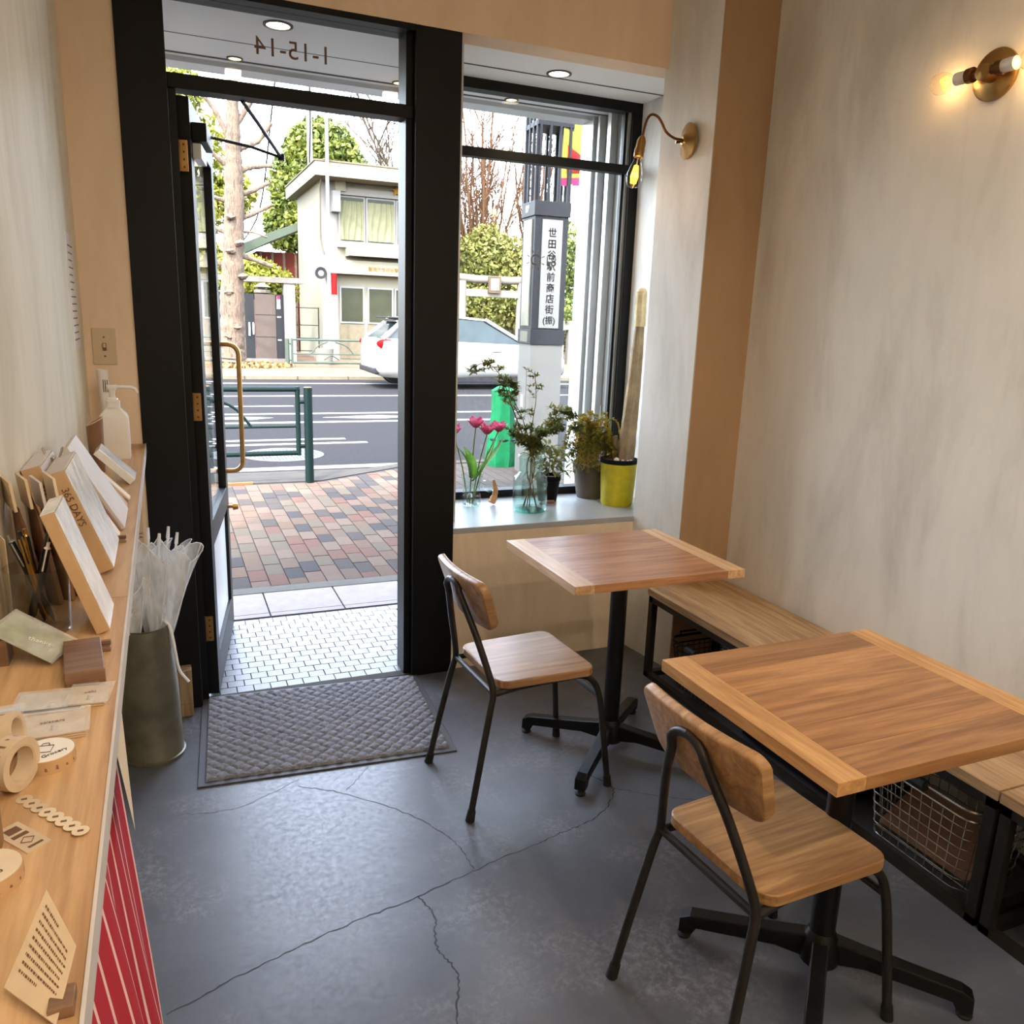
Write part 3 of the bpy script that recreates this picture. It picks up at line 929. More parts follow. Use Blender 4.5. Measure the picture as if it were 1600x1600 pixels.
MB().lathe([(0.43, 0.0), (0.43, 0.006), (0.38, 0.006), (0.38, 0.004), (0.001, 0.004)], seg=40).build('ring', 'iron_cover', mh, smooth=True)
rb = MB()
for i in range(-9, 10):
    for j in range(-9, 10):
        x, y = i * 0.038, j * 0.038
        if x * x + y * y < 0.125:
            rb.box((x - 0.013, y - 0.006, 0.004), (x + 0.013, y + 0.006, 0.008)) if (i + j) % 2 else rb.box((x - 0.006, y - 0.013, 0.004), (x + 0.006, y + 0.013, 0.008))
rb.build('tread', 'iron_cover', mh, kind='stuff')
# far side
fk = struct('kerb_far', B((-60, 19.0, -0.1), (80, 19.35, 0.06)), 'kerb', 'low stone kerb on the far side of the road')
for x in np.arange(-3, 14, 1.15):
    B((x, 18.985, 0.0), (x + 0.02, 19.36, 0.063)).build('joint', 'gutter', fk)
struct('pavement_far', B((-60, 19.35, -0.1), (80, 40, 0.05)), 'far_paving', 'reddish paving across the road')

# ================================================================== ACROSS THE STREET
# ---- guard rails
def guard_rail(name, label, x0, x1, y, z0, z1, zm, r, m, posts, arch):
    t = thing(name, label, 'guard rail', ((x0 + x1) / 2, y, 0), local=False)
    fr = MB().tube([(x0, y, z0), (x1, y, z0), (x1, y, z1), (x0, y, z1), (x0, y, z0)], r, 8)
    MB().tube([(x0, y, z1), (x1 + 0.02, y, z1)], r, 10).build('rail', m, t, smooth=True)
    MB().tube([(x0, y, z0), (x1, y, z0)], r, 10).build('rail', m, t, smooth=True)
    MB().tube([(x0, y, zm), (x1, y, zm)], r * 0.55, 8).build('rail', m, t, smooth=True)
    for x in (x0, x1):
        MB().tube([(x, y, z0 - r), (x, y, z1 + r)], r, 10).build('upright', m, t, smooth=True)
    if arch:
        for a in arch:
            MB().tube(smooth_path(a, 5), r * 0.6, 8).build('curved_bar', m, t, smooth=True)
    for px, dx in posts:
        p = MB().tube([(px, y, -0.02), (px, y, z1 + 0.015)], r * 1.75, 14).build('post', m, t, smooth=True)
        MB().tube([(px, y, z1 + 0.015), (px, y, z1 + 0.02)], [r * 1.5, r * 1.3], 14).build('cap', 'gold' if m == 'rail_green' else m, p)
        for z in (z0 + 0.06, z1 - 0.11):
            MB().tube([(px, y, z), (px + dx, y, z)], r * 0.8, 8).build('bracket', m, p)
    return t
guard_rail('guard_rail', 'dark green tubular guard rail at the near pavement edge', -1.1, 1.055, 7.30, 0.275, 0.835, 0.51, 0.022, 'rail_green', [(1.145, -0.09), (-1.2, 0.1)],
           [[(-0.98, 7.3, 0.51), (-0.75, 7.3, 0.70), (-0.2, 7.3, 0.81), (0.3, 7.3, 0.76), (0.52, 7.3, 0.68), (0.66, 7.3, 0.515)]])
guard_rail('guard_rail', 'pale green ornamental guard rail across the road', 3.12, 5.24, 22.3, 0.17, 0.77, 0.40, 0.03, 'rail_pale', [(3.0, 0.12), (5.33, -0.1)],
           [[(3.6, 22.3, 0.40), (3.8, 22.3, 0.62), (4.05, 22.3, 0.72)], [(4.25, 22.3, 0.72), (4.55, 22.3, 0.62), (4.75, 22.3, 0.40)], [(3.95, 22.3, 0.25), (4.15, 22.3, 0.36), (4.35, 22.3, 0.25)]])

# ---- walled gate behind the tree
gw = thing('gateway', 'white gateway with a stone lintel and dark sliding doors', 'gateway', (2.3, 24.5, 0.05), local=False)
B((0.9, 24.35, 0.05), (1.40, 24.65, 2.25)).build('pillar', 'white_wall', gw)
B((3.22, 24.35, 0.05), (3.53, 24.65, 2.25)).build('pillar', 'white_wall', gw)
B((0.9, 24.3, 2.25), (3.78, 24.75, 2.40)).build('lintel', 'stone', gw)
B((1.40, 24.4, 0.05), (3.22, 24.6, 0.15)).build('threshold', 'stone', gw)
for x0, x1, m in ((1.40, 1.75, 'gate_dark'), (1.75, 2.15, 'gate_brown'), (2.16, 2.41, 'gate_dark'), (2.43, 2.99, 'gate_brown'), (3.0, 3.22, 'gate_dark')):
    d = B((x0, 24.44, 0.15), (x1, 24.50, 1.93)).build('door_panel', m, gw)
    if m == 'gate_brown':
        for z in (0.75, 1.36):
            B((x0, 24.432, z), (x1, 24.44, z + 0.012)).build('groove', 'gate_dark', d)
B((2.24, 24.40, 0.78), (2.28, 24.44, 1.14)).build('handle', 'alu', gw)
B((2.35, 24.40, 0.82), (2.385, 24.44, 1.14)).build('handle', 'alu', gw)
B((3.03, 24.42, 1.54), (3.12, 24.44, 1.90)).build('notice', 'paper_white', gw)
B((3.03, 24.41, 1.80), (3.12, 24.425, 1.90)).build('notice_top', 'pink', gw)
for z in (0.66, 1.3):
    B((3.03, 24.42, z), (3.13, 24.44, z + 0.03)).build('plate', 'alu', gw)
for z in (1.46, 1.72):
    B((3.34, 24.34, z), (3.45, 24.36, z + 0.2)).build('name_plate', 'alu_dark', gw)
lr = thing('garden_lantern', 'pale stone lantern top showing above the gate doors', 'lantern', (2.75, 25.4, 0.05), local=False)
MB().lathe([(0.09, 0.05), (0.09, 1.95), (0.24, 1.98), (0.24, 2.06), (0.10, 2.08), (0.10, 2.12), (0.26, 2.14), (0.05, 2.26)], (2.75, 25.4, 0), 10).build('stone', 'stone', lr)

# ---- street tree with stubby pruned branches
def knobby(pts, rad, seed, seg=12, n=10, k=0.10):
    g = random.Random(seed)
    P = smooth_path(pts, n)
    m = len(P)
    rs = []
    for i in range(m):
        t = i / (m - 1) * (len(rad) - 1)
        a = int(min(t, len(rad) - 2)); u = t - a
        rs.append((rad[a] * (1 - u) + rad[a + 1] * u) * (1 + g.uniform(-k, k)))
    mb = MB().tube(P, rs, seg)
    c = [P[i // seg] for i in range(m * seg)]
    mb.v = [tuple(Vector(v) + (Vector(v) - c[i]) * g.uniform(-k, k) * 0.8) for i, v in enumerate(mb.v)]
    return mb
TY = 22.5
st = thing('street_tree', 'rough barked street tree with pruned bare branches before the gateway', 'tree', (1.62, TY, 0.05), local=False)
tk = knobby([(1.60, TY, 0.0), (1.62, TY, 0.35), (1.66, TY, 1.2), (1.74, TY, 2.6), (1.83, TY, 3.9), (1.86, TY, 4.9), (1.88, TY, 5.9), (1.95, TY, 7.5)], [0.44, 0.33, 0.30, 0.265, 0.235, 0.21, 0.17, 0.08], 3, 16, 12, 0.07).build('trunk', 'bark', st, smooth=True, angle=60)
for a, pts, r in ((0, [(1.9, TY, 5.3), (2.25, TY, 5.45), (2.5, TY, 5.6), (2.78, TY - .1, 6.0)], 0.085), (0, [(1.95, TY, 4.8), (2.3, TY, 4.95), (2.78, TY, 5.02)], 0.085), (0, [(1.95, TY, 3.7), (2.3, TY, 3.85), (2.75, TY, 4.1)], 0.075),
                  (0, [(1.9, TY, 4.25), (2.3, TY, 4.4), (2.7, TY, 4.62)], 0.08), (0, [(1.85, TY, 2.85), (2.2, TY, 2.75), (2.7, TY, 2.60)], 0.08), (0, [(1.75, TY, 4.9), (1.4, TY, 5.15), (1.0, TY, 5.3)], 0.085),
                  (0, [(1.75, TY, 4.1), (1.4, TY, 4.15), (0.9, TY, 4.3)], 0.07), (0, [(1.7, TY, 3.3), (1.35, TY, 3.45), (0.9, TY, 3.75)], 0.07), (0, [(1.75, TY, 5.6), (1.5, TY, 6.1), (1.2, TY, 6.5)], 0.08), (0, [(1.92, TY, 5.8), (2.3, TY, 6.4), (2.6, TY, 6.7)], 0.08),
                  (0, [(1.66, TY, 2.4), (1.3, TY, 2.7), (1.0, TY, 3.1)], 0.06), (0, [(1.9, TY, 3.35), (2.2, TY, 3.4), (2.6, TY, 3.3)], 0.04)):
    knobby(pts, [r, r * 0.75, r * 0.62], hash(pts[0]) & 255, 8, 6, 0.16).build('branch', 'bark', st, smooth=True, angle=60)
for k, (x, z) in enumerate([(1.62, 1.9), (1.75, 1.05), (1.55, 0.8), (1.7, 2.9), (1.9, 3.1), (1.72, 3.7), (1.95, 2.3)]):
    mb = MB().lathe([(0.001, -0.07), (0.09, -0.05), (0.13, 0.0), (0.09, 0.05), (0.001, 0.08)], (x, TY - 0.22, z), 9)
    mb.v = [tuple(Vector(v) + Vector((random.uniform(-.03, .03),) * 3)) for v in mb.v]
    mb.build('burl', 'bark', st, smooth=True)
leaf_cloud([((1.7, 22.2, 0.1), (1.5, 0.7, 0.05))], 500, 0.10, 5).build('fallen_leaves', 'leaf_dry', None, kind='stuff')['label'] = 'dry brown leaves scattered round the foot of the street tree'

# ---- trees
def tree(name, label, base, trunk_h, blobs, n, size, leafm, barkm, seed, twigs=0, tr=0.14, group=None, **kw):
    t = thing(name, label, 'tree', base, local=False, group=group)
    x, y, z = base
    knobby([(x, y, z), (x + 0.05, y, z + trunk_h * 0.5), (x, y, z + trunk_h)], [tr, tr * 0.8, tr * 0.4], seed, 8, 6).build('trunk', barkm, t, smooth=True)
    if n:
        leaf_cloud(blobs, n, size, seed, **kw).build('crown', leafm, t, kind='stuff')
    return t
tree('young_tree', 'airy yellow-green tree behind the street tree trunk', (1.2, 27.5, 0), 5.0, [((0.9, 27.5, 6.2), (1.2, 1.0, 1.2)), ((1.0, 27.5, 4.4), (1.1, 1.0, 1.0)), ((2.1, 28, 4.9), (0.9, 0.9, 0.8)), ((0.7, 27.2, 7.6), (0.9, 0.8, 0.7))], 5200, 0.13, 'leaf_yellowgreen', 'bark_grey', 11, shell=0.2)
tree('garden_tree', 'bright yellow-green garden tree rising above the gateway lintel', (2.3, 26.3, 0), 2.4, [((1.3, 26.3, 2.6), (1.0, 0.7, 0.8)), ((2.6, 26.3, 2.4), (0.9, 0.7, 0.7)), ((3.3, 26.6, 2.0), (0.7, 0.6, 0.8))], 5200, 0.11, 'leaf_yellowgreen', 'bark_grey', 12, shell=0.3)
tree('evergreen_tree', 'tall conical evergreen tree behind the cream building', (6.0, 35.8, 0), 7.0, [((6.4, 35.8, 7.7), (1.55, 1.4, 1.45)), ((5.65, 35.8, 6.4), (1.45, 1.3, 1.6)), ((5.15, 35.8, 4.9), (1.2, 1.1, 1.2)), ((7.15, 35.8, 6.85), (1.4, 1.3, 1.3))], 17000, 0.15, 'leaf_evergreen', 'bark', 13, shell=0.35)
def bare_tree(name, label, base, h, seed, m='bark_red', lean=0.0, spread=1.0, thick=0.14):
    t = thing(name, label, 'tree', base, local=False)
    g = random.Random(seed)
    tw = MB()
    def grow(p, d, L, r, lv):
        q = [p]
        for i in range(4):
            d = (d + Vector((g.uniform(-.18, .18), g.uniform(-.12, .12), g.uniform(-.02, .12)))).normalized()
            q.append(q[-1] + d * L / 4)
        r = max(r, 0.010)
        tw.tube(q, [r, r * 0.9, r * 0.8, r * 0.7, r * 0.55], 5 if lv < 2 else 3, cap=lv < 2)
        if lv < 4:
            for i in range((6, 6, 5, 4)[lv]):
                a = g.choice(q[1:])
                nd = (d + Vector((g.uniform(-1, 1), g.uniform(-.8, .8), g.uniform(-0.1, 0.7))) * spread).normalized()
                grow(a, nd, L * g.uniform(0.5, 0.75), r * 0.55, lv + 1)
    grow(Vector(base), Vector((lean, 0, 1)).normalized(), h * 0.5, thick, 0)
    tw.build('branches', m, t)
    return t
def fan_tree(label, base, h, seed, m, n=15, wide=0.30):
    t = thing('bare_tree', label, 'tree', base, local=False)
    g = random.Random(seed)
    b0 = Vector(base)
    MB().tube([b0, b0 + Vector((0.02, 0, 0.9)), b0 + Vector((0.0, 0, 1.8))], [0.20, 0.17, 0.15], 8).build('trunk', m, t, smooth=True)
    tw = MB()
    for k in range(n):
        d = Vector((g.uniform(-wide, wide), g.uniform(-.2, .2), 1)).normalized()
        p = b0 + Vector((0, 0, g.uniform(1.0, 1.8)))
        L = h * g.uniform(0.5, 1.0)
        q = [p]
        for i in range(7):
            d = (d + Vector((g.uniform(-.14, .14), g.uniform(-.1, .1), 0.05))).normalized()
            q.append(q[-1] + d * L / 7)
        r0 = g.uniform(0.035, 0.075)
        tw.tube(q, [r0 * (1 - 0.11 * i) for i in range(8)], 5)
        for i in range(20):
            u = g.uniform(0.6, 6.9); a = int(u)
            c = q[a].lerp(q[a + 1], u - a)
            e = (d + Vector((g.uniform(-1.3, 1.3), g.uniform(-.8, .8), g.uniform(-.1, .9)))).normalized()
            l2 = g.uniform(0.4, 1.5)
            c1 = c + e * l2 * 0.5; c2 = c + e * l2 + Vector((0, 0, l2 * 0.2))
            tw.tube([c, c1, c2], [0.018, 0.014, 0.008], 3, cap=False)
            for w in range(3):
                f = (e + Vector((g.uniform(-1, 1), g.uniform(-.6, .6), g.uniform(-.3, .9)))).normalized()
                s0 = c1.lerp(c2, g.random())
                tw.tube([s0, s0 + f * g.uniform(0.2, 0.6)], [0.010, 0.006], 3, cap=False)
    tw.build('branches', m, t)
    return t
fan_tree('bare branching tree with reddish twigs behind the stone shrine gate', (10.4, 27.8, 0), 8.5, 3, 'bark_red', 34, 0.36)
bare_tree('bare_tree', 'bare tree with pale twigs above the flat roof', (11.0, 41, 0), 13.5, 8, 'bark_grey')
fan_tree('bare tree glimpsed beyond the tall street sign column', (12.9, 28.4, 0), 8.0, 21, 'bark_red', 18, 0.25)
tree('shrub', 'yellow-green shrub mass beneath the reddish bare tree', (10.2, 27.0, 0), 1.5, [((9.4, 27.0, 3.1), (1.0, 0.8, 1.0)), ((10.4, 27.0, 3.4), (1.1, 0.8, 1.2)), ((9.6, 26.6, 1.6), (1.3, 0.6, 1.1)), ((11.3, 27, 2.6), (1.1, 0.7, 1.7))], 15000, 0.10, 'leaf_olive', 'bark_grey', 14, shell=0.2, tr=0.06)
tree('shrub', 'green shrub mass past the street sign column', (12.9, 26.5, 0), 1.5, [((12.9, 26.5, 3.4), (1.0, 0.8, 1.5)), ((12.6, 26.2, 1.4), (1.0, 0.6, 1.2))], 6000, 0.10, 'leaf_evergreen', 'bark_grey', 15, shell=0.2, tr=0.06)

# ---- cream two-storey building
BY = 25.8
bd = thing('cream_building', 'cream two-storey police box with a flat overhanging roof', 'building', (6.5, BY, 0.05), local=False)
B((4.54, BY, 0.05), (8.3, 30.3, 5.4)).build('wall', 'cream_wall', bd)
rf = MB().prism([(4.25, BY - 0.95), (8.5, BY - 0.95), (8.5, 30.9), (4.25, 30.9)], 5.28, 5.66).build('roof', 'cream_wall', bd)
B((4.22, BY - 0.98, 5.66), (8.53, 30.93, 5.70)).build('roof_edge', 'kerb', rf)
B((4.95, BY - 0.25, 5.0), (5.25, BY, 5.28)).build('bracket', 'cream_wall', bd)
B((4.54, BY - 0.02, 0.05), (5.02, BY, 5.28)).build('corner_pier', 'white_wall', bd)
B((5.02, BY - 0.16, 4.92), (8.3, BY, 5.12)).build('window_head', 'white_wall', bd)
B((5.02, BY - 0.16, 3.42), (8.3, BY, 3.58)).build('window_ledge', 'white_wall', bd)
B((5.25, BY - 0.7, 3.16), (8.3, BY, 3.40)).build('awning', 'cream_wall', bd)
lg = B((4.56, BY - 0.45, 2.64), (8.3, BY, 3.04)).build('fascia', 'cream_wall', bd)
text('lettering', '警視庁世田谷警察署', 0.135, frame_mat((6.47, BY - 0.455, 2.80), (1, 0, 0), (0, 0, 1)), 'gold', lg, extrude=0.004)
def bwin(x0, x1, z0, z1, m='win_dark', cur=False):
    w = B((x0 - 0.05, BY - 0.06, z0 - 0.05), (x1 + 0.05, BY - 0.012, z1 + 0.05)).build('window', 'white_paint', bd)
    B((x0, BY - 0.07, z0), (x1, BY - 0.055, z1)).build('pane', m, w)
    if cur:
        g = random.Random(int(x0 * 100))
        ph = g.uniform(0, 6)
        cm = MB().grid(lambda u, v: (x0 + (x1 - x0) * u, BY - 0.10 + 0.022 * math.sin(u * 30 + ph + 2.2 * math.sin(v * 3 + u * 4)) , z0 + (z1 - z0) * (0.02 + 0.9 * v)), 48, 8)
        cm.build('curtain', 'curtain', w, smooth=True)
for x0, x1 in ((5.12, 5.82), (5.95, 6.76), (6.88, 7.7)):
    bwin(x0, x1, 3.62, 4.86, 'win_dark', True)
for x0, x1 in ((5.12, 5.78), (5.98, 6.70), (6.84, 7.5)):
    bwin(x0, x1, 1.24, 2.24)
B((5.07, BY - 0.03, 0.1), (5.83, BY, 1.14)).build('panel', 'kerb', bd)
B((5.93, BY - 0.03, 0.1), (6.75, BY, 1.14)).build('panel', 'kerb', bd)
sm = MB()
pts = []
for k in range(10):
    a = PI / 2 + k * PI / 5
    r = 0.15 if k % 2 == 0 else 0.075
    pts.append((6.81 + r * math.cos(a), 5.14 + r * math.sin(a)))
MB().prism(pts, BY - 0.22, BY - 0.16, axis=1).build('star_emblem', 'gold', bd)
B((4.83, BY - 0.42, 4.40), (5.06, BY - 0.05, 4.98)).build('meter_box', 'white_paint', bd)
spk = MB().lathe([(0.09, -0.05), (0.17, -0.06), (0.17, 0.04), (0.09, 0.05)], (4.42, BY - 0.55, 2.62), 20, 'y', True).build('loudspeaker', 'gate_dark', bd, smooth=True)
MB().lathe([(0.001, -0.03), (0.09, -0.03), (0.09, 0.03), (0.001, 0.03)], (4.42, BY - 0.55, 2.62), 20, 'y').build('loudspeaker_cone', 'white_paint', spk)
MB().lathe([(0.085, 2.02), (0.085, 2.62)], (4.82, BY - 0.5, 0), 12).build('red_lamp', 'red', bd, smooth=True)
rp = MB()
for k in range(26):
    rp.lathe([(0.012, 0.0), (0.03, 0.03), (0.012, 0.06)], (4.70, BY - 0.5, 0.55 + k * 0.075), 6)
rp.build('twisted_cord', 'gold', bd)
MB().tube([(4.50, BY - 0.98, 5.72), (4.47, BY - 0.4, 5.0), (4.52, BY - 0.05, 3.6), (4.62, BY - 0.05, 3.2)], 0.025, 6).build('drain_pipe', 'kerb', bd)
lad = thing('lattice_stand', 'thin metal shelf frame standing beside the cream building', 'rack', (4.0, 25.2, 0.05), local=False)
for x in (3.62, 4.32):
    MB().tube([(x, 25.2, 0.05), (x, 25.2, 1.62)], 0.02, 6).build('upright', 'gate_dark', lad)
for z in (0.35, 0.72, 1.1, 1.6):
    MB().tube([(3.62, 25.2, z), (4.32, 25.2, z)], 0.014, 6).build('rung', 'gate_dark', lad)
pp = thing('planter', 'pale bucket planter beside the cream building', 'planter', (4.15, 23.4, 0.05))
MB().lathe([(0.22, 0.0), (0.27, 0.45), (0.25, 0.45), (0.2, 0.1)], seg=16).build('bucket', 'stone', pp, smooth=True)
for x, y, h, r, lb in ((5.18, 31.3, 13, 0.095, 'tall white pole behind the flat roof, beside the evergreen'), (4.555, 24.68, 8.6, 0.05, 'slim pale pole at the corner of the cream building')):
    p = MB().tube([(x, y, 0.05), (x, y, h)], r, 10).build('flag_pole', 'white_paint', smooth=True)
    tag(p, lb, 'pole')
sh = thing('shrine_hall', 'small red lattice hall with a green roof beside the cream building', 'building', (3.9, 31, 0.05), local=False)
B((3.2, 31, 0.05), (5.0, 33, 3.5)).build('wall', 'lattice_red', sh)
MB().prism([(2.4, 3.55), (3.6, 4.1), (5.6, 4.9), (5.6, 4.7), (3.6, 3.8), (2.6, 3.3)], 30.4, 33.6, axis=1).build('roof', 'roof_green', sh)
for x in (3.3, 3.7, 4.1, 4.5):
    B((x, 30.95, 0.05), (x + 0.08, 31.0, 3.5)).build('lattice_bar', 'bark', sh)
B((2.5, 30.8, 2.2), (3.9, 30.9, 3.0)).build('banner', 'paper_blue', sh)

# ---- stone shrine gate
TG = 24.6
tg = thing('stone_shrine_gate', 'small stone shrine gate with two crossbeams and a plaque', 'gate', (9.6, TG, 0.05), local=False)
for x in (8.62, 10.62):
    MB().tube([(x, TG, 0.05), (x, TG, 2.6)], [0.16, 0.14], 14).build('column', 'stone', tg, smooth=True)
MB().tube([(8.1, TG, 2.72), (9.0, TG, 2.66), (10.2, TG, 2.66), (11.2, TG, 2.72)], 0.12, 12).build('top_beam', 'stone', tg, smooth=True)
B((8.4, TG - 0.09, 2.14), (10.8, TG + 0.09, 2.36)).build('lower_beam', 'stone', tg)
pl = B((9.44, TG - 0.2, 2.26), (9.84, TG - 0.1, 2.76)).build('plaque', 'bark_grey', tg)
B((9.50, TG - 0.21, 2.34), (9.78, TG - 0.2, 2.70)).build('plaque_face', 'stone', pl)
fe = thing('stone_fence', 'low stone fence posts behind the white car', 'fence', (11.5, 25.2, 0.05), local=False)
for i in range(10):
    B((10.95 + i * 0.34, 25.1, 0.05), (11.12 + i * 0.34, 25.3, 1.5)).build('post', 'stone', fe)
B((10.9, 25.12, 1.2), (14.3, 25.28, 1.36)).build('rail', 'stone', fe)
hs = thing('garden_wall', 'pale garden wall running behind the shrubs', 'wall', (12, 29.5, 0.05), local=False)
B((8.6, 29.4, 0.05), (30, 29.7, 1.9)).build('panel', 'stone', hs)

# ---- overhead cables
for pts, lb in (([(3.1, 21, 9.5), (2.86, 23, 6.3), (2.7, 25, 4.2), (2.2, 27, 3.2)], 'dark cable sagging across the sky beside the street tree'),
                ([(4.3, 26, 9.8), (4.33, 26, 7.2), (4.36, 26.5, 5.75)], 'dark cable dropping along the tall white pole')):
    tag(MB().tube(smooth_path(pts, 6), 0.022, 5).build('overhead_cable', 'cable'), lb, 'cable')

# ---- white hatchback
def car():
    t = thing('white_car', 'white hatchback car driving past on the far lane', 'car', (6.2, 17.2, -0.01), local=False)
    X0, W = 3.95, 0.86
    Yc = 17.25
    # lower body loft: stations (x, z_low, z_belt, half width)
    S = [(0.00, 0.42, 0.80, 0.62), (0.04, 0.30, 0.98, 0.74), (0.18, 0.24, 1.02, 0.82), (0.6, 0.22, 1.02, W), (1.3, 0.22, 1.00, W), (2.3, 0.22, 0.97, W), (3.2, 0.22, 0.95, W), (3.75, 0.22, 0.90, 0.84), (4.1, 0.25, 0.80, 0.78), (4.36, 0.30, 0.66, 0.62), (4.42, 0.36, 0.56, 0.5)]
    mb = MB()
    ring = []
    for x, zl, zb, w in S:
        h = zb - zl
        prof = [(-w * 0.86, zl), (-w * 0.99, zl + h * 0.18), (-w, zl + h * 0.55), (-w * 0.965, zb - h * 0.08), (-w * 0.90, zb), (0, zb + 0.012), (w * 0.90, zb), (w * 0.965, zb - h * 0.08), (w, zl + h * 0.55), (w * 0.99, zl + h * 0.18), (w * 0.86, zl)]
        ring.append([(X0 + x, Yc + y, z) for y, z in prof])
    n = len(ring[0])
    vs_ = [p for r in ring for p in r]
    fs = [(i * n + k, i * n + (k + 1) % n, (i + 1) * n + (k + 1) % n, (i + 1) * n + k) for i in range(len(ring) - 1) for k in range(n)]
    fs += [tuple(range(n)), tuple(range((len(ring) - 1) * n, len(ring) * n))]
    mb.add(vs_, fs)
    body = mb.build('body', 'car_white', t, smooth=True, angle=50)
    # greenhouse: glass volume and white roof, pillars
    G = [(0.12, 1.0, 0.70, 0.66), (0.62, 1.40, 0.74, 0.60), (0.9, 1.46, 0.76, 0.60), (1.7, 1.50, 0.77, 0.60), (2.4, 1.45, 0.76, 0.58), (3.35, 0.96, 0.72, 0.62)]
    mb = MB(); ring = []
    for x, z, wb, wt in G:
        ring.append([(X0 + x, Yc - wb, 0.94), (X0 + x, Yc - (wt + (wb - wt) * max(0, (1.46 - z)) / 0.5), z), (X0 + x, Yc + (wt + (wb - wt) * max(0, (1.46 - z)) / 0.5), z), (X0 + x, Yc + wb, 0.94)])
    vs_ = [p for r in ring for p in r]
    fs = [(i * 4 + k, i * 4 + k + 1, (i + 1) * 4 + k + 1, (i + 1) * 4 + k) for i in range(5) for k in range(3)] + [(0, 1, 2, 3), (20, 21, 22, 23)]
    mb.add(vs_, fs).build('glasshouse', 'car_glass', t)
    R = [(0.50, 1.40, 0.55), (0.62, 1.425, 0.61), (0.9, 1.485, 0.63), (1.7, 1.52, 0.64), (2.4, 1.475, 0.61), (2.52, 1.42, 0.56)]
    mb = MB(); ring = []
    for x, z, w in R:
        ring.append([(X0 + x, Yc - w, z - 0.045), (X0 + x, Yc - w * 0.9, z - 0.005), (X0 + x, Yc, z + 0.012), (X0 + x, Yc + w * 0.9, z - 0.005), (X0 + x, Yc + w, z - 0.045)])
    vs_ = [p for r in ring for p in r]
    fs = [(i * 5 + k, i * 5 + (k + 1) % 5, (i + 1) * 5 + (k + 1) % 5, (i + 1) * 5 + k) for i in range(5) for k in range(5)] + [(0, 1, 2, 3, 4), (25, 26, 27, 28, 29)]
    mb.add(vs_, fs).build('roof', 'car_white', t, smooth=True, angle=50)
    for s in (-1, 1):
        for (xa, za, xb, zb, r) in ((0.16, 1.0, 0.66, 1.42, 0.055), (3.32, 0.97, 2.42, 1.46, 0.04), (1.78, 0.98, 1.66, 1.49, 0.022)):
            ya, yb = 0.735, 0.615
            MB().tube([(X0 + xa, Yc + s * ya, za), (X0 + xb, Yc + s * yb, zb)], r, 6).build('pillar', 'car_white' if r > 0.03 else 'car_dark', t)
        lm = MB().lathe([(0.001, -0.02), (0.12, -0.015), (0.15, 0.02), (0.001, 0.05)], (0, 0, 0), 14, 'y')
        lm.v = [(X0 + 0.24 + a * 1.5 + max(0, a) * .6, Yc + s * (0.775 + 0.3 * abs(b)) , 0.90 + c * 0.72 - a * 0.12) for a, b, c in lm.v]
        lm.build('tail_light', 'tail_red', t, smooth=True)
        MB().box((X0 + 2.5, Yc + s * (W + 0.002) - 0.015, 0.80), (X0 + 2.72, Yc + s * (W + 0.002) + 0.015, 0.83)).build('door_handle', 'car_white', t)
        MB().box((X0 + 0.95, Yc + s * (W - 0.02) - 0.02, 0.18), (X0 + 3.3, Yc + s * (W - 0.02) + 0.02, 0.25)).build('side_skirt', 'car_dark', t)
        for xw in (0.85, 3.55):
            ar = MB().lathe([(0.36, -0.01), (0.36, 0.02), (0.001, 0.02), (0.001, -0.01)], (X0 + xw, Yc + s * (W - 0.01), 0.33), 24, 'y').build('wheel_arch', 'car_dark', t)
            wh = MB().lathe([(0.20, -0.11), (0.29, -0.11), (0.325, -0.08), (0.325, 0.08), (0.29, 0.11), (0.20, 0.11)], (X0 + xw, Yc + s * (W - 0.09), 0.325), 24, 'y').build('wheel', 'tyre', t, smooth=True)
            rm = MB().lathe([(0.001, 0.125 * 1), (0.06, 0.125), (0.20, 0.10), (0.21, -0.1), (0.001, -0.125)], (X0 + xw, Yc + s * (W - 0.09), 0.325), 20, 'y').build('rim', 'alloy', wh, smooth=True)
    B((X0 - 0.01, Yc - 0.7, 0.30), (X0 + 0.5, Yc + 0.7, 0.42)).build('rear_bumper_trim', 'car_dark', t, bevel=0.03)
    B((X0 - 0.015, Yc - 0.26, 0.70), (X0 + 0.02, Yc + 0.26, 0.84)).build('number_plate', 'paper_white', t)
    B((X0 + 0.32, Yc - 0.55, 1.42), (X0 + 0.62, Yc + 0.55, 1.45)).build('spoiler', 'car_dark', t, bevel=0.01)
car()

# ---- square sign column on our pavement
sp = thing('sign_column', 'square street sign column with a pale vertical name board and black lantern top', 'sign column', (3.385, 7.32, 0.0), -0.06)
# local: front face towards -y
h = 0.165
B((-h, -h, 0), (h, h, 1.27)).build('shaft', 'pole_grey', sp, bevel=0.006)
B((-h - 0.01, -h - 0.01, 1.27), (h + 0.01, h + 0.01, 1.41)).build('band', 'pole_black', sp, bevel=0.004)
B((-h, -h, 1.41), (h, h, 2.43)).build('lantern_body', 'pole_black', sp, bevel=0.004)
B((-h - 0.015, -h - 0.015, 2.43), (h + 0.015, h + 0.015, 2.56)).build('band', 'pole_black', sp, bevel=0.004)
bdp = B((-0.095, -h - 0.012, 1.425), (0.105, -h, 2.40)).build('name_board', 'sign_pale', sp)
name = '世田谷駅前商店街'
for i, ch in enumerate(name + '振'):
    body = ch if ch != '振' else '(振)'
    text('character', body, 0.088 if ch != '振' else 0.080, frame_mat((0.005, -h - 0.0135, 2.280 - i * 0.0985), (1, 0, 0), (0, 0, 1)), 'ink_black', bdp, extrude=0.001, bold=0.0007)
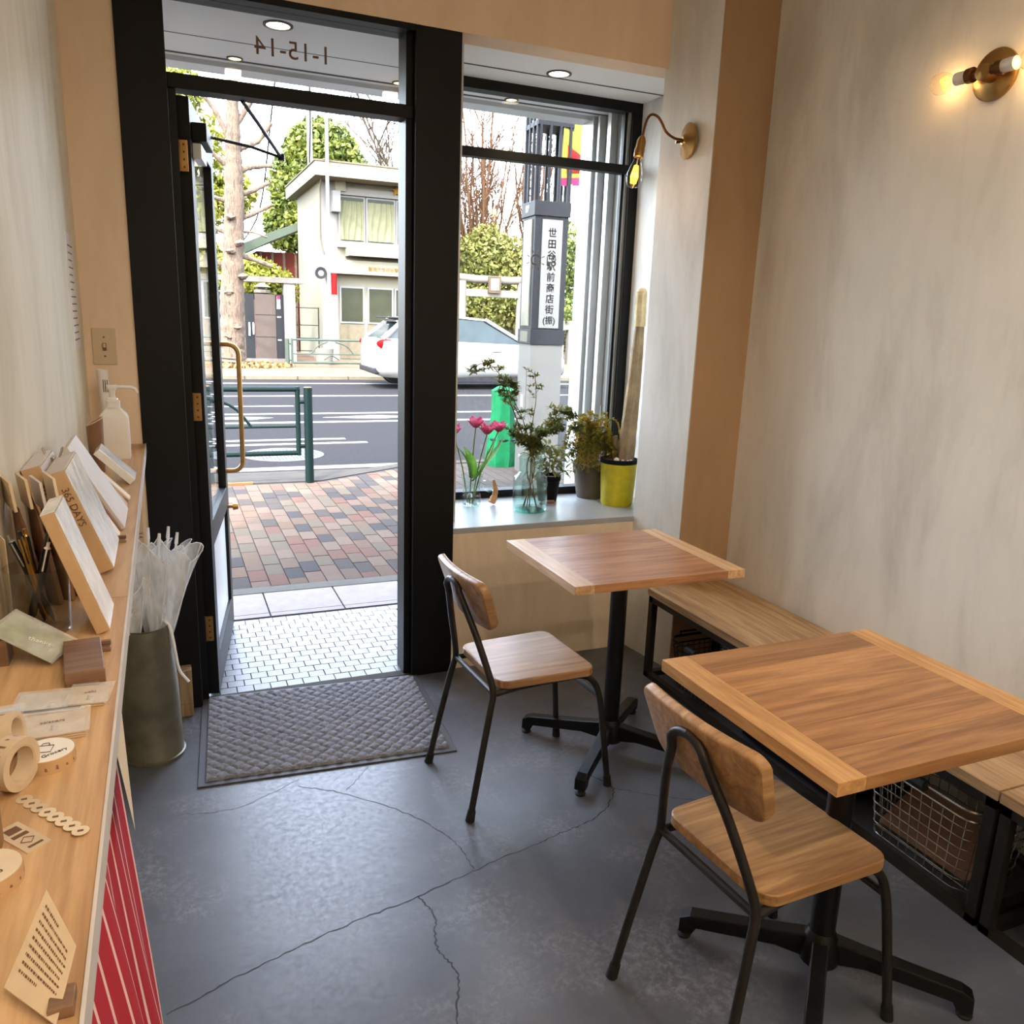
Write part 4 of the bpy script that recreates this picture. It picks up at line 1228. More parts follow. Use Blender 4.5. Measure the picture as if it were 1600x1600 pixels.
B((-h - 0.012, -0.10, 1.44), (-h, 0.10, 2.40)).build('side_pane', 'mirror_side', sp)
text('number', '17', 0.085, frame_mat((-h - 0.017, 0.02, 2.495), (0, -1, 0), (0, 0, 1)), 'paper_white', sp, extrude=0.001)
B((-h - 0.012, -0.10, 1.29), (-h - 0.008, 0.10, 1.39)).build('notice', 'mirror_side', sp)
B((-h - 0.006, -0.09, 0.55), (-h, 0.09, 1.05)).build('hatch', 'pole_grey', sp)
B((-h - 0.010, -0.03, 0.66), (-h - 0.005, 0.03, 0.78)).build('hatch_label', 'alu_dark', sp)
for i in range(4):
    for s in (-1, 1):
        x = -h + 0.02 + i * (2 * h - 0.04) / 3
        B((x - 0.011, s * h - 0.012, 2.56), (x + 0.011, s * h + 0.012, 3.7)).build('lantern_bar', 'pole_black', sp)
        B((s * h - 0.012, x - 0.011, 2.56), (s * h + 0.012, x + 0.011, 3.7)).build('lantern_bar', 'pole_black', sp)
for z in (3.2, 3.6):
    B((-h - 0.01, -h - 0.01, z), (h + 0.01, h + 0.01, z + 0.04)).build('lantern_ring', 'pole_black', sp)
bn = thing('street_banner', 'yellow street banner with a pink foot strip hanging from the sign column', 'banner', (3.60, 7.16, 2.70), 0.0)
MB().grid(lambda u, v: (-0.15 + 0.30 * u, 0.01 * math.sin(v * 7 + u * 3), 0.06 + 0.02 * u * 6 * 0.1 + 0.62 * v), 6, 14).build('cloth', 'banner_yellow', bn, smooth=True)
MB().grid(lambda u, v: (-0.10 + 0.22 * u, -0.008 + 0.01 * math.sin(v * 7 + u * 3), 0.13 + 0.24 * v), 6, 6).build('red_field', 'red', bn, smooth=True)
MB().grid(lambda u, v: (-0.15 + 0.30 * u, -0.006 + 0.01 * math.sin(u * 3), 0.0 + 0.07 * v + 0.03 * u), 6, 3).build('foot_strip', 'pink', bn, smooth=True)
MB().tube([(-0.2, 0.0, 0.69), (0.17, 0.0, 0.69)], 0.01, 6).build('rod', 'pole_black', bn)
MB().tube([(-0.05, -0.02, 0.02), (-0.045, -0.02, -0.15), (-0.05, -0.02, -0.26), (-0.035, -0.02, -0.30), (-0.03, -0.02, -0.24), (-0.04, -0.02, -0.15)], 0.006, 6).build('tie_cord', 'vinyl_white', bn)
ng = thing('green_net_bundle', 'bright green rolled net standing by the sign column', 'net', (3.20, 7.78, 0.0))
mb = MB().lathe([(0.15, 0.0), (0.16, 0.1), (0.14, 0.28), (0.12, 0.55), (0.115, 0.78), (0.05, 0.82)], seg=22)
mb.v = [tuple(Vector(v) * 1 + Vector((0.012 * math.sin(9 * math.atan2(v[1], v[0]) + v[2] * 4), 0.012 * math.cos(7 * math.atan2(v[1], v[0])), 0))) for v in mb.v]
mb.build('net', 'net_green', ng, smooth=True)
MB().lathe([(0.143, 0.27), (0.148, 0.28), (0.143, 0.29)], seg=18).build('tie', 'rail_green', ng)

# ================================================================== FURNITURE
def rounded_rect(x0, x1, y0, y1, r, n=5):
    pts = []
    for cx, cy, a0 in ((x1 - r, y1 - r, 0), (x0 + r, y1 - r, PI / 2), (x0 + r, y0 + r, PI), (x1 - r, y0 + r, 1.5 * PI)):
        for k in range(n + 1):
            a = a0 + PI / 2 * k / n
            pts.append((cx + r * math.cos(a), cy + r * math.sin(a)))
    return pts

def table(label, cx, cy, x0, x1, y0, y1, mf, me_, zt=0.73, feet=0.0, planks=5, seed=0):
    t = thing('cafe_table', label, 'table', (cx, cy, 0))
    ew = 0.068
    a, b, c, d = x0 - cx, x1 - cx, y0 - cy, y1 - cy
    th = 0.028
    top = B((a + 0.03, c + 0.03, zt - 0.026), (b - 0.03, d - 0.03, zt - 0.004)).build('tabletop_core', mf, t)
    for xa, xb in ((a, a + ew - 0.0006), (b - ew + 0.0006, b)):
        B((xa, c, zt - th), (xb, d, zt)).build('end_board', me_, top, bevel=0.0012)
    g = random.Random(seed)
    ws = [g.uniform(0.8, 1.3) for _ in range(planks)]
    y = c
    for w in ws:
        yy = y + w / sum(ws) * (d - c)
        B((a + ew, y + 0.0003, zt - th), (b - ew, yy - 0.0003, zt - 0.0004)).build('plank', mf, top, bevel=0.0008)
        y = yy
    MB().tube([(0, 0, 0.05), (0, 0, zt - 0.045)], 0.029, 20).build('column', 'iron_black', t, smooth=True)
    B((-0.16, -0.03, zt - 0.045), (0.16, 0.03, zt - th + 0.003)).build('top_bracket', 'iron_black', t, bevel=0.003)
    B((-0.03, -0.16, zt - 0.045), (0.03, 0.16, zt - th + 0.003)).build('top_bracket', 'iron_black', t, bevel=0.003)
    for sx, sy in ((-1, 1), (-1, -1), (1, 1), (1, -1)):
        dx, dy = sx * 0.228, sy * 0.218
        mb = MB()
        L = math.hypot(dx, dy)
        prof = [(0.0, 0.045), (0.0, 0.115), (0.10, 0.098), (L - 0.012, 0.072), (L + 0.012, 0.060), (L + 0.014, 0.020), (L - 0.020, 0.020), (L - 0.030, 0.040), (0.10, 0.058)]
        ca, sa = dx / L, dy / L
        w = 0.019
        va = [(ca * u - sa * w, sa * u + ca * w, z) for u, z in prof]
        vb = [(ca * u + sa * w, sa * u - ca * w, z) for u, z in prof]
        n = len(prof)
        mb.add(va + vb, [tuple(range(n)), tuple(range(2 * n - 1, n - 1, -1))] + [(i, n + i, n + (i + 1) % n, (i + 1) % n) for i in range(n)])
        lg = mb.build('base_arm', 'iron_black', t, bevel=0.004)
        MB().lathe([(0.016, 0.0), (0.018, 0.006), (0.010, 0.010), (0.008, 0.024)], (dx, dy, 0), 14).build('glide', 'foot_rubber', lg, smooth=True)
    MB().lathe([(0.045, 0.045), (0.047, 0.09), (0.034, 0.118), (0.030, 0.125)], seg=20).build('hub', 'iron_black', t, smooth=True)
    return t
table('small square wooden cafe table nearer the window ledge', 1.395, 2.285, 1.088, 1.712, 2.032, 2.572, 'table_field', 'table_end', planks=4, seed=4)
table('small square wooden cafe table nearer the viewer, honey brown', 1.355, 1.205, 1.042, 1.685, 0.937, 1.494, 'table_field_near', 'table_end_near', planks=6, seed=9)

def chair(label, x, y, rz, wm):
    t = thing('cafe_chair', label, 'chair', (x, y, 0), rz)
    # seat: rounded, slightly narrower at the back
    P = []
    for px, py in rounded_rect(-0.168, 0.168, -0.168, 0.168, 0.038):
        P.append((px, py * (1.0 + 0.22 * px)))
    MB().prism(P, 0.404, 0.431).build('seat', wm, t, bevel=0.006, bseg=3)
    # bent tube that carries the back and forms both rear legs
    for s in (-1, 1):
        path = smooth_path([(-0.262, s * 0.182, 0.02), (-0.232, s * 0.172, 0.17), (-0.196, s * 0.158, 0.345), (-0.186, s * 0.152, 0.39), (-0.192, s * 0.142, 0.44), (-0.225, s * 0.100, 0.57), (-0.252, s * 0.058, 0.665)], 6)
        path += [Vector((-0.262 - 0.0, s * 0.052 * math.cos(a), 0.685 + 0.035 * math.sin(a))) for a in (0.25, 0.6, 0.95, 1.25, PI / 2)]
        lg = MB().tube(path, 0.0105, 10).build('rear_leg', 'iron_worn', t, smooth=True, angle=60)
        MB().tube([(-0.266, s * 0.1835, 0.0), (-0.258, s * 0.181, 0.035)], [0.0145, 0.0125], 12).build('foot_cap', 'foot_rubber', lg, smooth=True)
        path = smooth_path([(0.232, s * 0.176, 0.02), (0.216, s * 0.166, 0.16), (0.198, s * 0.155, 0.30), (0.178, s * 0.146, 0.365), (0.135, s * 0.138, 0.394), (0.06, s * 0.136, 0.3965), (-0.08, s * 0.140, 0.3965), (-0.182, s * 0.150, 0.392)], 6)
        lg = MB().tube(path, 0.0105, 10).build('front_leg', 'iron_worn', t, smooth=True, angle=60)
        MB().tube([(0.234, s * 0.177, 0.0), (0.231, s * 0.175, 0.035)], [0.0145, 0.0125], 12).build('foot_cap', 'foot_rubber', lg, smooth=True)
    MB().tube([(0.196, -0.152, 0.318), (0.196, 0.152, 0.318)], 0.009, 10).build('front_stretcher', 'iron_worn', t, smooth=True)
    MB().tube([(-0.184, -0.150, 0.393), (-0.184, 0.150, 0.393)], 0.009, 10).build('rear_stretcher', 'iron_worn', t, smooth=True)
    # curved backrest board leaning back in front of the tube
    tilt = math.atan2(0.055, 0.165)
    mb = MB()
    def bp(u, w, off):
        x = -0.243 + 0.68 * u * u + off * math.cos(tilt) - w * math.sin(tilt)
        return (x, u * (1.0 + 0.06 * (w / 0.083)), 0.672 + w * math.cos(tilt) + off * math.sin(tilt))
    th, HW, HH, cr = 0.026, 0.172, 0.083, 0.032
    us = [-HW + cr * (1 - math.cos(a * PI / 12)) for a in range(0, 7)] + [-HW + cr + (2 * HW - 2 * cr) * k / 10 for k in range(1, 10)]
    us += [-x for x in us[6::-1]]
    rings = []
    for i, u in enumerate(us):
        e = max(0.0, abs(u) - (HW - cr))
        hh = HH - cr + math.sqrt(max(0.0, cr * cr - e * e))
        ins = 0.004 if i in (0, len(us) - 1) else 0.0
        r = 0.008
        sec = [(wx, ox) for wx, ox in rounded_rect(-hh, hh, ins, th - ins, r, 3)]
        rings.append([bp(u, wx, ox) for wx, ox in sec])
    n = len(rings[0])
    fs = [(i * n + k, i * n + (k + 1) % n, (i + 1) * n + (k + 1) % n, (i + 1) * n + k) for i in range(len(rings) - 1) for k in range(n)]
    fs += [tuple(range(n)), tuple(range((len(rings) - 1) * n, len(rings) * n))]
    mb.add([p for r_ in rings for p in r_], fs)
    bk = mb.build('backrest', wm, t, smooth=True, angle=40)
    return t
chair('wooden cafe chair with black tube legs beside the door mat', 1.035, 2.25, math.radians(3), 'seat_wood')
chair('wooden cafe chair with black tube legs nearest the viewer', 1.165, 1.205, math.radians(4), 'seat_wood_near')

# ---- benches along the right wall
def bench(label, y0, y1, zt=0.40):
    t = thing('wall_bench', label, 'bench', (2.05, (y0 + y1) / 2, 0), local=False)
    xa, xb = 1.852, 2.246
    w = (xb - xa) / 2
    for i in range(2):
        B((xa + i * w + 0.0004, y0, zt - 0.030), (xa + (i + 1) * w - 0.0004, y1, zt)).build('plank', 'bench_wood', t, bevel=0.0015)
    s = 0.028
    for y in (y0 + 0.004, y1 - 0.004 - s):
        for x in (xa + 0.006, xb - 0.006 - s):
            B((x, y, 0), (x + s, y + s, zt - 0.030)).build('leg', 'iron_worn', t)
        B((xa + 0.006, y, zt - 0.058), (xb - 0.006, y + s, zt - 0.030)).build('frame_bar', 'iron_worn', t)
        B((xa + 0.006, y, 0.0), (xb - 0.006, y + s, 0.022)).build('frame_bar', 'iron_worn', t)
    for x in (xa + 0.006, xb - 0.006 - s):
        B((x, y0 + 0.004, zt - 0.058), (x + s, y1 - 0.004, zt - 0.0305)).build('frame_bar', 'iron_worn', t)
        B((x, y0 + 0.004, 0.0), (x + s, y1 - 0.004, 0.022)).build('frame_bar', 'iron_worn', t)
    return t
bench('long plank bench on a black steel frame along the plaster wall', 1.176, 2.802)
bench('second plank bench on a black steel frame at the picture edge', -0.45, 1.170)

# ---- wire baskets under the bench
def basket(name, label, cx, cy, lx, ly, hz, m, mesh, z0=0.022, board=None):
    t = thing(name, label, 'basket', (cx, cy, z0))
    def ring(k, z):
        pts = rounded_rect(-lx / 2 * k, lx / 2 * k, -ly / 2 * k, ly / 2 * k, 0.05 * k, 4)
        return [(x, y, z) for x, y in pts] + [(pts[0][0], pts[0][1], z)]
    MB().tube(ring(1.0, hz), 0.0055, 8, cap=False).build('rim', m, t, smooth=True)
    MB().tube(ring(0.985, hz - 0.03), 0.003, 6, cap=False).build('rim_wire', m, t, smooth=True)
    wr = MB()
    nz = mesh
    for i in range(nz):
        k = 0.84 + 0.15 * i / nz
        wr.tube(ring(k, 0.004 + (hz - 0.03) * i / nz), 0.0016, 4, cap=False)
    a, b = ring(1.0, hz), ring(0.84, 0.004)
    P0 = ring(0.84, 0.004); P1 = ring(0.985, hz - 0.03)
    # evenly spaced uprights
    def lerp_ring(P, s):
        L = [0]
        for p, q in zip(P, P[1:]):
            L.append(L[-1] + math.dist(p, q))
        d = s * L[-1]
        for i in range(len(P) - 1):
            if L[i + 1] >= d:
                u = (d - L[i]) / max(1e-9, L[i + 1] - L[i])
                return tuple(P[i][k] + (P[i + 1][k] - P[i][k]) * u for k in range(3))
        return P[-1]
    nv = mesh * 5
    for i in range(nv):
        wr.tube([lerp_ring(P0, i / nv), lerp_ring(P1, i / nv)], 0.0016, 4, cap=False)
    for i in range(1, mesh):
        x = lx * 0.42 * (2 * i / mesh - 1)
        wr.tube([(x, -ly * 0.42, 0.004), (x, ly * 0.42, 0.004)], 0.0016, 4, cap=False)
    wr.build('wire_mesh', m, t, kind='stuff')
    # end handles with a wooden grip
    for s in (-1, 1):
        MB().tube([(-0.07, s * (ly / 2 + 0.004), hz), (-0.07, s * (ly / 2 + 0.012), hz + 0.012), (0.07, s * (ly / 2 + 0.012), hz + 0.012), (0.07, s * (ly / 2 + 0.004), hz)], 0.004, 6).build('handle', m, t, smooth=True)
    g = MB().tube([(-lx / 2 - 0.006, -0.03, hz), (-lx / 2 - 0.006, 0.03, hz)], 0.017, 10).build('grip', 'foot_rubber', t, smooth=True)
    return t
basket('wire_basket', 'black wire basket under the far end of the bench', 2.02, 2.50, 0.27, 0.34, 0.20, 'wire_black', 8)
basket('wire_basket', 'shiny wire basket with a board inside, under the near end of the long bench', 2.02, 1.42, 0.28, 0.38, 0.26, 'wire_steel', 7)
tag(B((-0.10, -0.15, -0.004), (0.09, 0.15, 0.004)).xf(Matrix.Translation((2.02, 1.42, 0.10)) @ Euler((0, -0.62, 0)).to_matrix().to_4x4()).build('brown_board', 'kraft_dark'), 'brown board lying tilted inside the shiny wire basket', 'board')
basket('wire_basket', 'dark wire basket under the second bench at the picture edge', 2.02, 0.92, 0.28, 0.36, 0.24, 'wire_black', 7)
bx = thing('black_box', 'matte black box standing under the middle of the long bench', 'box', (2.06, 1.95, 0.022))
B((-0.15, -0.24, 0), (0.15, 0.24, 0.22)).build('body', 'car_dark', bx, bevel=0.004)
B((-0.155, -0.245, 0.20), (0.155, 0.245, 0.225)).build('lid', 'gate_dark', bx, bevel=0.004)

# ---- wall lamps
def point(parent, loc, watts, col, r=0.02):
    ld = bpy.data.lights.new('bulb_light', 'POINT')
    ld.energy = watts; ld.color = col; ld.shadow_soft_size = r
    lo = bpy.data.objects.new('bulb_light', ld); COL.objects.link(lo)
    lo.parent = parent
    if parent.name in OFF:
        o = OFF[parent.name]; lo.location = (loc[0] + o[0], loc[1] + o[1], loc[2] + o[2])
    else:
        lo.location = loc
s1 = thing('gooseneck_wall_lamp', 'brass gooseneck wall lamp with a bare teardrop filament bulb on the pillar', 'wall lamp', (1.98, 2.945, 2.212), local=False)
M1 = Matrix.Translation((1.978, 2.945, 2.212)) @ Euler((0, 0, math.radians(-7.4))).to_matrix().to_4x4()
MB().lathe([(0.066, 0.0), (0.068, -0.010), (0.062, -0.014), (0.030, -0.020), (0.016, -0.034), (0.001, -0.036)], seg=32, axis='x').xf(M1).build('back_plate', 'brass', s1, smooth=True)
MB().tube([(1.945, 2.962, 2.208), (1.925, 2.964, 2.206)], [0.004, 0.006], 8).build('key_switch', 'brass_dark', s1)
P = smooth_path([(1.945, 2.942, 2.212), (1.90, 2.936, 2.213), (1.858, 2.932, 2.230), (1.832, 2.93, 2.262), (1.812, 2.93, 2.280), (1.786, 2.93, 2.284), (1.768, 2.93, 2.266), (1.757, 2.93, 2.232), (1.752, 2.93, 2.205)], 6)
MB().tube(P, 0.0052, 8).build('arm', 'brass_dark', s1, smooth=True)
ax = Vector((-0.17, 0, -1)).normalized()
o0 = Vector((1.752, 2.93, 2.205))
R1 = Matrix.Translation(o0) @ ax.to_track_quat('Z', 'Y').to_matrix().to_4x4()
MB().lathe([(0.006, 0.0), (0.013, 0.008), (0.018, 0.022), (0.018, 0.046), (0.020, 0.050), (0.019, 0.080), (0.016, 0.082)], seg=20).xf(R1).build('socket', 'brass', s1, smooth=True)
bl = MB().lathe([(0.013, 0.082), (0.015, 0.095), (0.024, 0.120), (0.031, 0.148), (0.030, 0.170), (0.020, 0.190), (0.001, 0.197)], seg=24).xf(R1).build('bulb', 'bulb_glass', s1, smooth=True)
fl = MB()
for k in range(9):
    a = 2 * PI * k / 9
    fl.tube([(0.007 * math.cos(a), 0.007 * math.sin(a), 0.112), (0.014 * math.cos(a + .2), 0.014 * math.sin(a + .2), 0.150), (0.010 * math.cos(a + .35), 0.010 * math.sin(a + .35), 0.178)], 0.0022, 5)
fl.xf(R1).build('filament', 'filament_glow', bl)
MB().tube([(0, 0, 0.082), (0, 0, 0.118)], 0.003, 6).xf(R1).build('filament_stem', 'porcelain', bl)
point(s1, tuple(o0 + ax * 0.145), 0.35, (1.0, 0.64, 0.30), 0.018)

s2 = thing('twin_wall_lamp', 'round brass wall lamp with two bare globe bulbs on porcelain sockets', 'wall lamp', (XR, 1.825, 2.229), local=False)
MB().lathe([(0.069, 0.0), (0.070, -0.010), (0.064, -0.015), (0.024, -0.020), (0.022, -0.062), (0.001, -0.066)], (XR, 1.825, 2.229), 32, 'x').build('back_plate', 'brass', s2, smooth=True)
for s, e in ((1, 0.22), (-1, 0.42)):
    y0 = 1.825 + s * 0.022
    xx, zz = XR - 0.048, 2.232
    MB().lathe([(0.014, 0.0), (0.014, s * 0.014), (0.021, s * 0.016), (0.021, s * 0.034), (0.018, s * 0.034)], (xx, y0, zz), 20, 'y').build('socket_cap', 'brass_dark', s2, smooth=True)
    MB().lathe([(0.017, s * 0.032), (0.018, s * 0.034), (0.018, s * 0.072), (0.015, s * 0.074)], (xx, y0, zz), 20, 'y').build('socket', 'porcelain', s2, smooth=True)
    b2 = MB().lathe([(0.013, s * 0.072), (0.014, s * 0.084), (0.024, s * 0.098), (0.031, s * 0.118), (0.030, s * 0.136), (0.020, s * 0.150), (0.001, s * 0.156)], (xx, y0, zz), 24, 'y').build('bulb', 'bulb_glass', s2, smooth=True)
    MB().tube([(xx + 0.015 * math.cos(k), y0 + s * (0.105 + 0.010 * (k % 2)), zz + 0.015 * math.sin(k)) for k in range(0, 12)], 0.0024, 5).build('filament', 'filament', b2)
    point(s2, (xx, y0 + s * 0.115, zz), e, (1.0, 0.60, 0.26), 0.02)

# ---- door mat: rubber edge and woven pile in real relief
mt = thing('door_mat', 'charcoal door mat with a woven relief pile and rubber edge', 'mat', (0.468, 2.805, 0.0), math.radians(-3.8))
ML, MW = 0.86, 0.65
B((-ML / 2, -MW / 2, 0.0), (ML / 2, MW / 2, 0.006)).build('rubber_edge', 'mat_rubber', mt, bevel=0.002)
def pile(u, v):
    x, y = (u - 0.5) * (ML - 0.045), (v - 0.5) * (MW - 0.045)
    # basket weave: short ribs lying in alternating diagonals
    s = 0.036
    p, q = (x + y) / s / 1.414, (x - y) / s / 1.414
    i, j = math.floor(p), math.floor(q)
    fp, fq = p - i - 0.5, q - j - 0.5
    if (i + j) % 2:
        fp, fq = fq, fp
    hgt = (1 - (2 * fp) ** 2) ** 0.5 * (1 - (2 * fq) ** 6 * 0.6)
    e = min(u, 1 - u, v, 1 - v)
    return (x, y, 0.006 + (0.012 * max(0, hgt) + 0.0012 * math.sin(x * 911 + y * 377)) * (1 if e > 0.004 else 0.1))
MB().grid(pile, 210, 160).build('pile', 'mat_pile', mt, smooth=True, angle=180)

# ---- umbrella bucket, umbrellas, wood block
bk = thing('umbrella_bucket', 'dull galvanised metal bucket standing by the door post', 'bucket', (-0.112, 2.79, 0.0))
MB().lathe([(0.001, 0.004), (0.098, 0.004), (0.101, 0.0), (0.101, 0.008), (0.098, 0.016), (0.092, 0.25), (0.082, 0.40), (0.074, 0.465), (0.077, 0.47), (0.072, 0.470), (0.071, 0.455), (0.079, 0.395), (0.089, 0.25), (0.095, 0.02), (0.001, 0.012)], seg=36).build('body', 'bucket_zinc', bk, smooth=True)
MB().lathe([(0.0985, 0.004), (0.104, 0.006), (0.104, 0.012), (0.0985, 0.014)], seg=36, closed=True).build('foot_ring', 'bucket_zinc', bk, smooth=True)
ul = ['clear vinyl umbrella in the bucket, its point nearest the door post', 'clear vinyl umbrella in the bucket, tallest of the points', 'clear vinyl umbrella in the bucket, in the middle of the points', 'clear vinyl umbrella in the bucket, closest to the wooden ledge', 'clear vinyl umbrella in the bucket, hanging lowest at the front']
for k, (dx, dy, tx, ty, h) in enumerate(((0.03, 0.0, 0.118, 0.015, 0.755), (0.02, 0.03, 0.092, 0.05, 0.768), (0.0, -0.01, 0.064, -0.012, 0.762), (0.0, 0.02, 0.030, 0.035, 0.772), (-0.03, -0.02, -0.045, -0.050, 0.70))):
    u = thing('clear_umbrella', ul[k], 'umbrella', (-0.112, 2.79, 0.02), group='clear vinyl umbrellas in the metal bucket')
    top = Vector((tx, ty, h))
    bot = Vector((dx * 0.4, dy * 0.4, 0.0))
    d = (top - bot).normalized()
    rib = MB()
    MB().tube([bot, bot.lerp(top, 0.97)], 0.004, 8).build('shaft', 'vinyl_white', u, smooth=True)
    MB().tube([bot.lerp(top, 0.95), top], [0.006, 0.0045], 8).build('tip', 'vinyl_white', u, smooth=True)
    Q = Matrix.Translation(bot) @ d.to_track_quat('Z', 'Y').to_matrix().to_4x4()
    L = (top - bot).length
    g = random.Random(k)
    ph = g.uniform(0, 6)
    # folded canopy hanging upside down: loose pleats, wide at the open hem above the bucket rim
    def can(uu, vv, L=L, ph=ph, k=k):
        a = uu * 2 * PI
        z = 0.40 + (L - 0.445) * vv * (0.86 if k == 4 else 0.92)
        r = 0.014 + 0.026 * vv ** 0.6 + (0.030 if k in (0, 4) else 0.018) * vv ** 1.5
        r *= 1 + 0.30 * vv * math.sin(4 * a + ph + 2 * vv)
        zz = z + 0.03 * vv * math.sin(3 * a + ph)
        return (r * math.cos(a), r * math.sin(a), zz)
    MB().grid(can, 40, 14).xf(Q).build('canopy', 'vinyl', u, smooth=True, merge=True, angle=60)
    hem = [can(i / 40, 1.0) for i in range(41)]
    MB().tube(hem, 0.0013, 5, cap=False).xf(Q).build('hem', 'vinyl_white', u, smooth=True)
    for i in range(0, 40, 8):
        rib.tube([can(i / 40, v) for v in (0, 0.3, 0.6, 0.9, 1.0)], 0.0014, 4)
    rib.xf(Q).build('ribs', 'vinyl_white', u)
    if k == 0:
        MB().tube(smooth_path([(0.055, -0.01, 0.47), (0.076, -0.02, 0.44), (0.088, -0.03, 0.36), (0.098, -0.035, 0.29), (0.125, -0.04, 0.245)], 6), [0.006] * 12 + [0.005] * 13, 6).build('strap', 'vinyl_white', u, smooth=True)
wb = thing('wood_block', 'pale wooden block on the floor between bucket and door post', 'block', (0.0, 3.055, 0.0))
B((-0.035, -0.028, 0.0), (0.026, 0.030, 0.185)).build('block', 'pale_wood', wb, bevel=0.003)
for z in (0.05, 0.16):
    B((-0.036, -0.0285, z), (0.0265, -0.0275, z + 0.0015)).build('saw_line', 'block_wood', wb)

# ---- light switch, paper list
ls = thing('light_switch', 'beige toggle light switch plate above the sanitizer bottle', 'switch', (-0.183, YF, 1.361), local=False)
B((-0.219, YF - 0.005, 1.301), (-0.147, YF, 1.421)).build('plate', 'plastic_ivory', ls, bevel=0.002)
B((-0.189, YF - 0.007, 1.347), (-0.177, YF - 0.004, 1.373)).build('toggle_slot', 'block_wood', ls)
B((-0.187, YF - 0.014, 1.358), (-0.179, YF - 0.005, 1.371)).build('toggle', 'plastic_ivory', ls)
for z in (1.329, 1.392):
    MB().lathe([(0.003, YF - 0.0062), (0.003, YF - 0.004)], (-0.183, 0, z), 10, 'y').build('screw', 'brass_dark', ls)
pn = thing('wall_notice', 'narrow white paper list taped on the plaster wall', 'notice', (XL, 2.86, 1.36), local=False)
B((XL, 2.76, 1.365), (XL + 0.0012, 2.96, 1.70)).build('sheet', 'paper_white', pn)
for i in range(14):
    B((XL + 0.0012, 2.79, 1.39 + i * 0.021), (XL + 0.0016, 2.79 + random.uniform(0.08, 0.15), 1.394 + i * 0.021)).build('print_line', 'ink_grey', pn)
cd = thing('wall_conduit', 'slim beige cable cover on the wall strip below the ledge', 'cable cover', (-0.13, YF, 0.3), local=False)
B((-0.125, YF - 0.010, 0.0), (-0.105, YF, 1.0)).build('cover', 'plastic_ivory', cd)
text('print', '3 4', 0.018, frame_mat((-0.115, YF - 0.0105, 0.70), (0, 0, -1), (1, 0, 0)), 'ink', cd)

# ================================================================== WINDOW LEDGE
SZ = 0.635
# tulips in a small glass
tv = thing('tulip_glass', 'small clear glass of water with a stopper, holding tulips', 'vase', (1.295, 3.50, SZ))
MB().lathe([(0.001, 0.004), (0.040, 0.003), (0.042, 0.0), (0.044, 0.004), (0.045, 0.05), (0.040, 0.085), (0.042, 0.115), (0.052, 0.150), (0.050, 0.150), (0.040, 0.115), (0.038, 0.085), (0.043, 0.05), (0.042, 0.008), (0.001, 0.008)], seg=30).build('glass', 'vase_glass', tv, smooth=True)
MB().lathe([(0.001, 0.009), (0.0415, 0.009), (0.0425, 0.05), (0.001, 0.05)], seg=24).build('water', 'water', tv, smooth=True)
MB().lathe([(0.014, 0.0), (0.030, 0.004), (0.034, 0.012), (0.026, 0.018), (0.012, 0.014)], (0, 0, 0), 22).xf(Matrix.Translation((0.055, -0.045, 0.095)) @ Euler((0.7, 0.3, 0)).to_matrix().to_4x4()).build('stopper', 'vase_glass', tv, smooth=True)
def blade(base, tip, w, bend, seg=8):
    """one long folded leaf"""
    b, t_ = Vector(base), Vector(tip)
    d = t_ - b
    side = d.cross(Vector((0, 0, 1)))
    if side.length < 1e-5: side = Vector((1, 0, 0))
    side.normalize()
    out = side.cross(d).normalized()
    mb = MB()
    for i in range(seg + 1):
        u = i / seg
        c = b + d * u + out * bend * math.sin(u * PI)
        ww = w * (math.sin(PI * (0.12 + 0.88 * u) ** 0.8) ** 0.8 if u < 1 else 0.0)
        fold = out * ww * 0.35
        mb.v += [tuple(c - side * ww + fold), tuple(c), tuple(c + side * ww + fold)]
    for i in range(seg):
        a = i * 3
        mb.f += [(a, a + 1, a + 4, a + 3), (a + 1, a + 2, a + 5, a + 4)]
    return mb
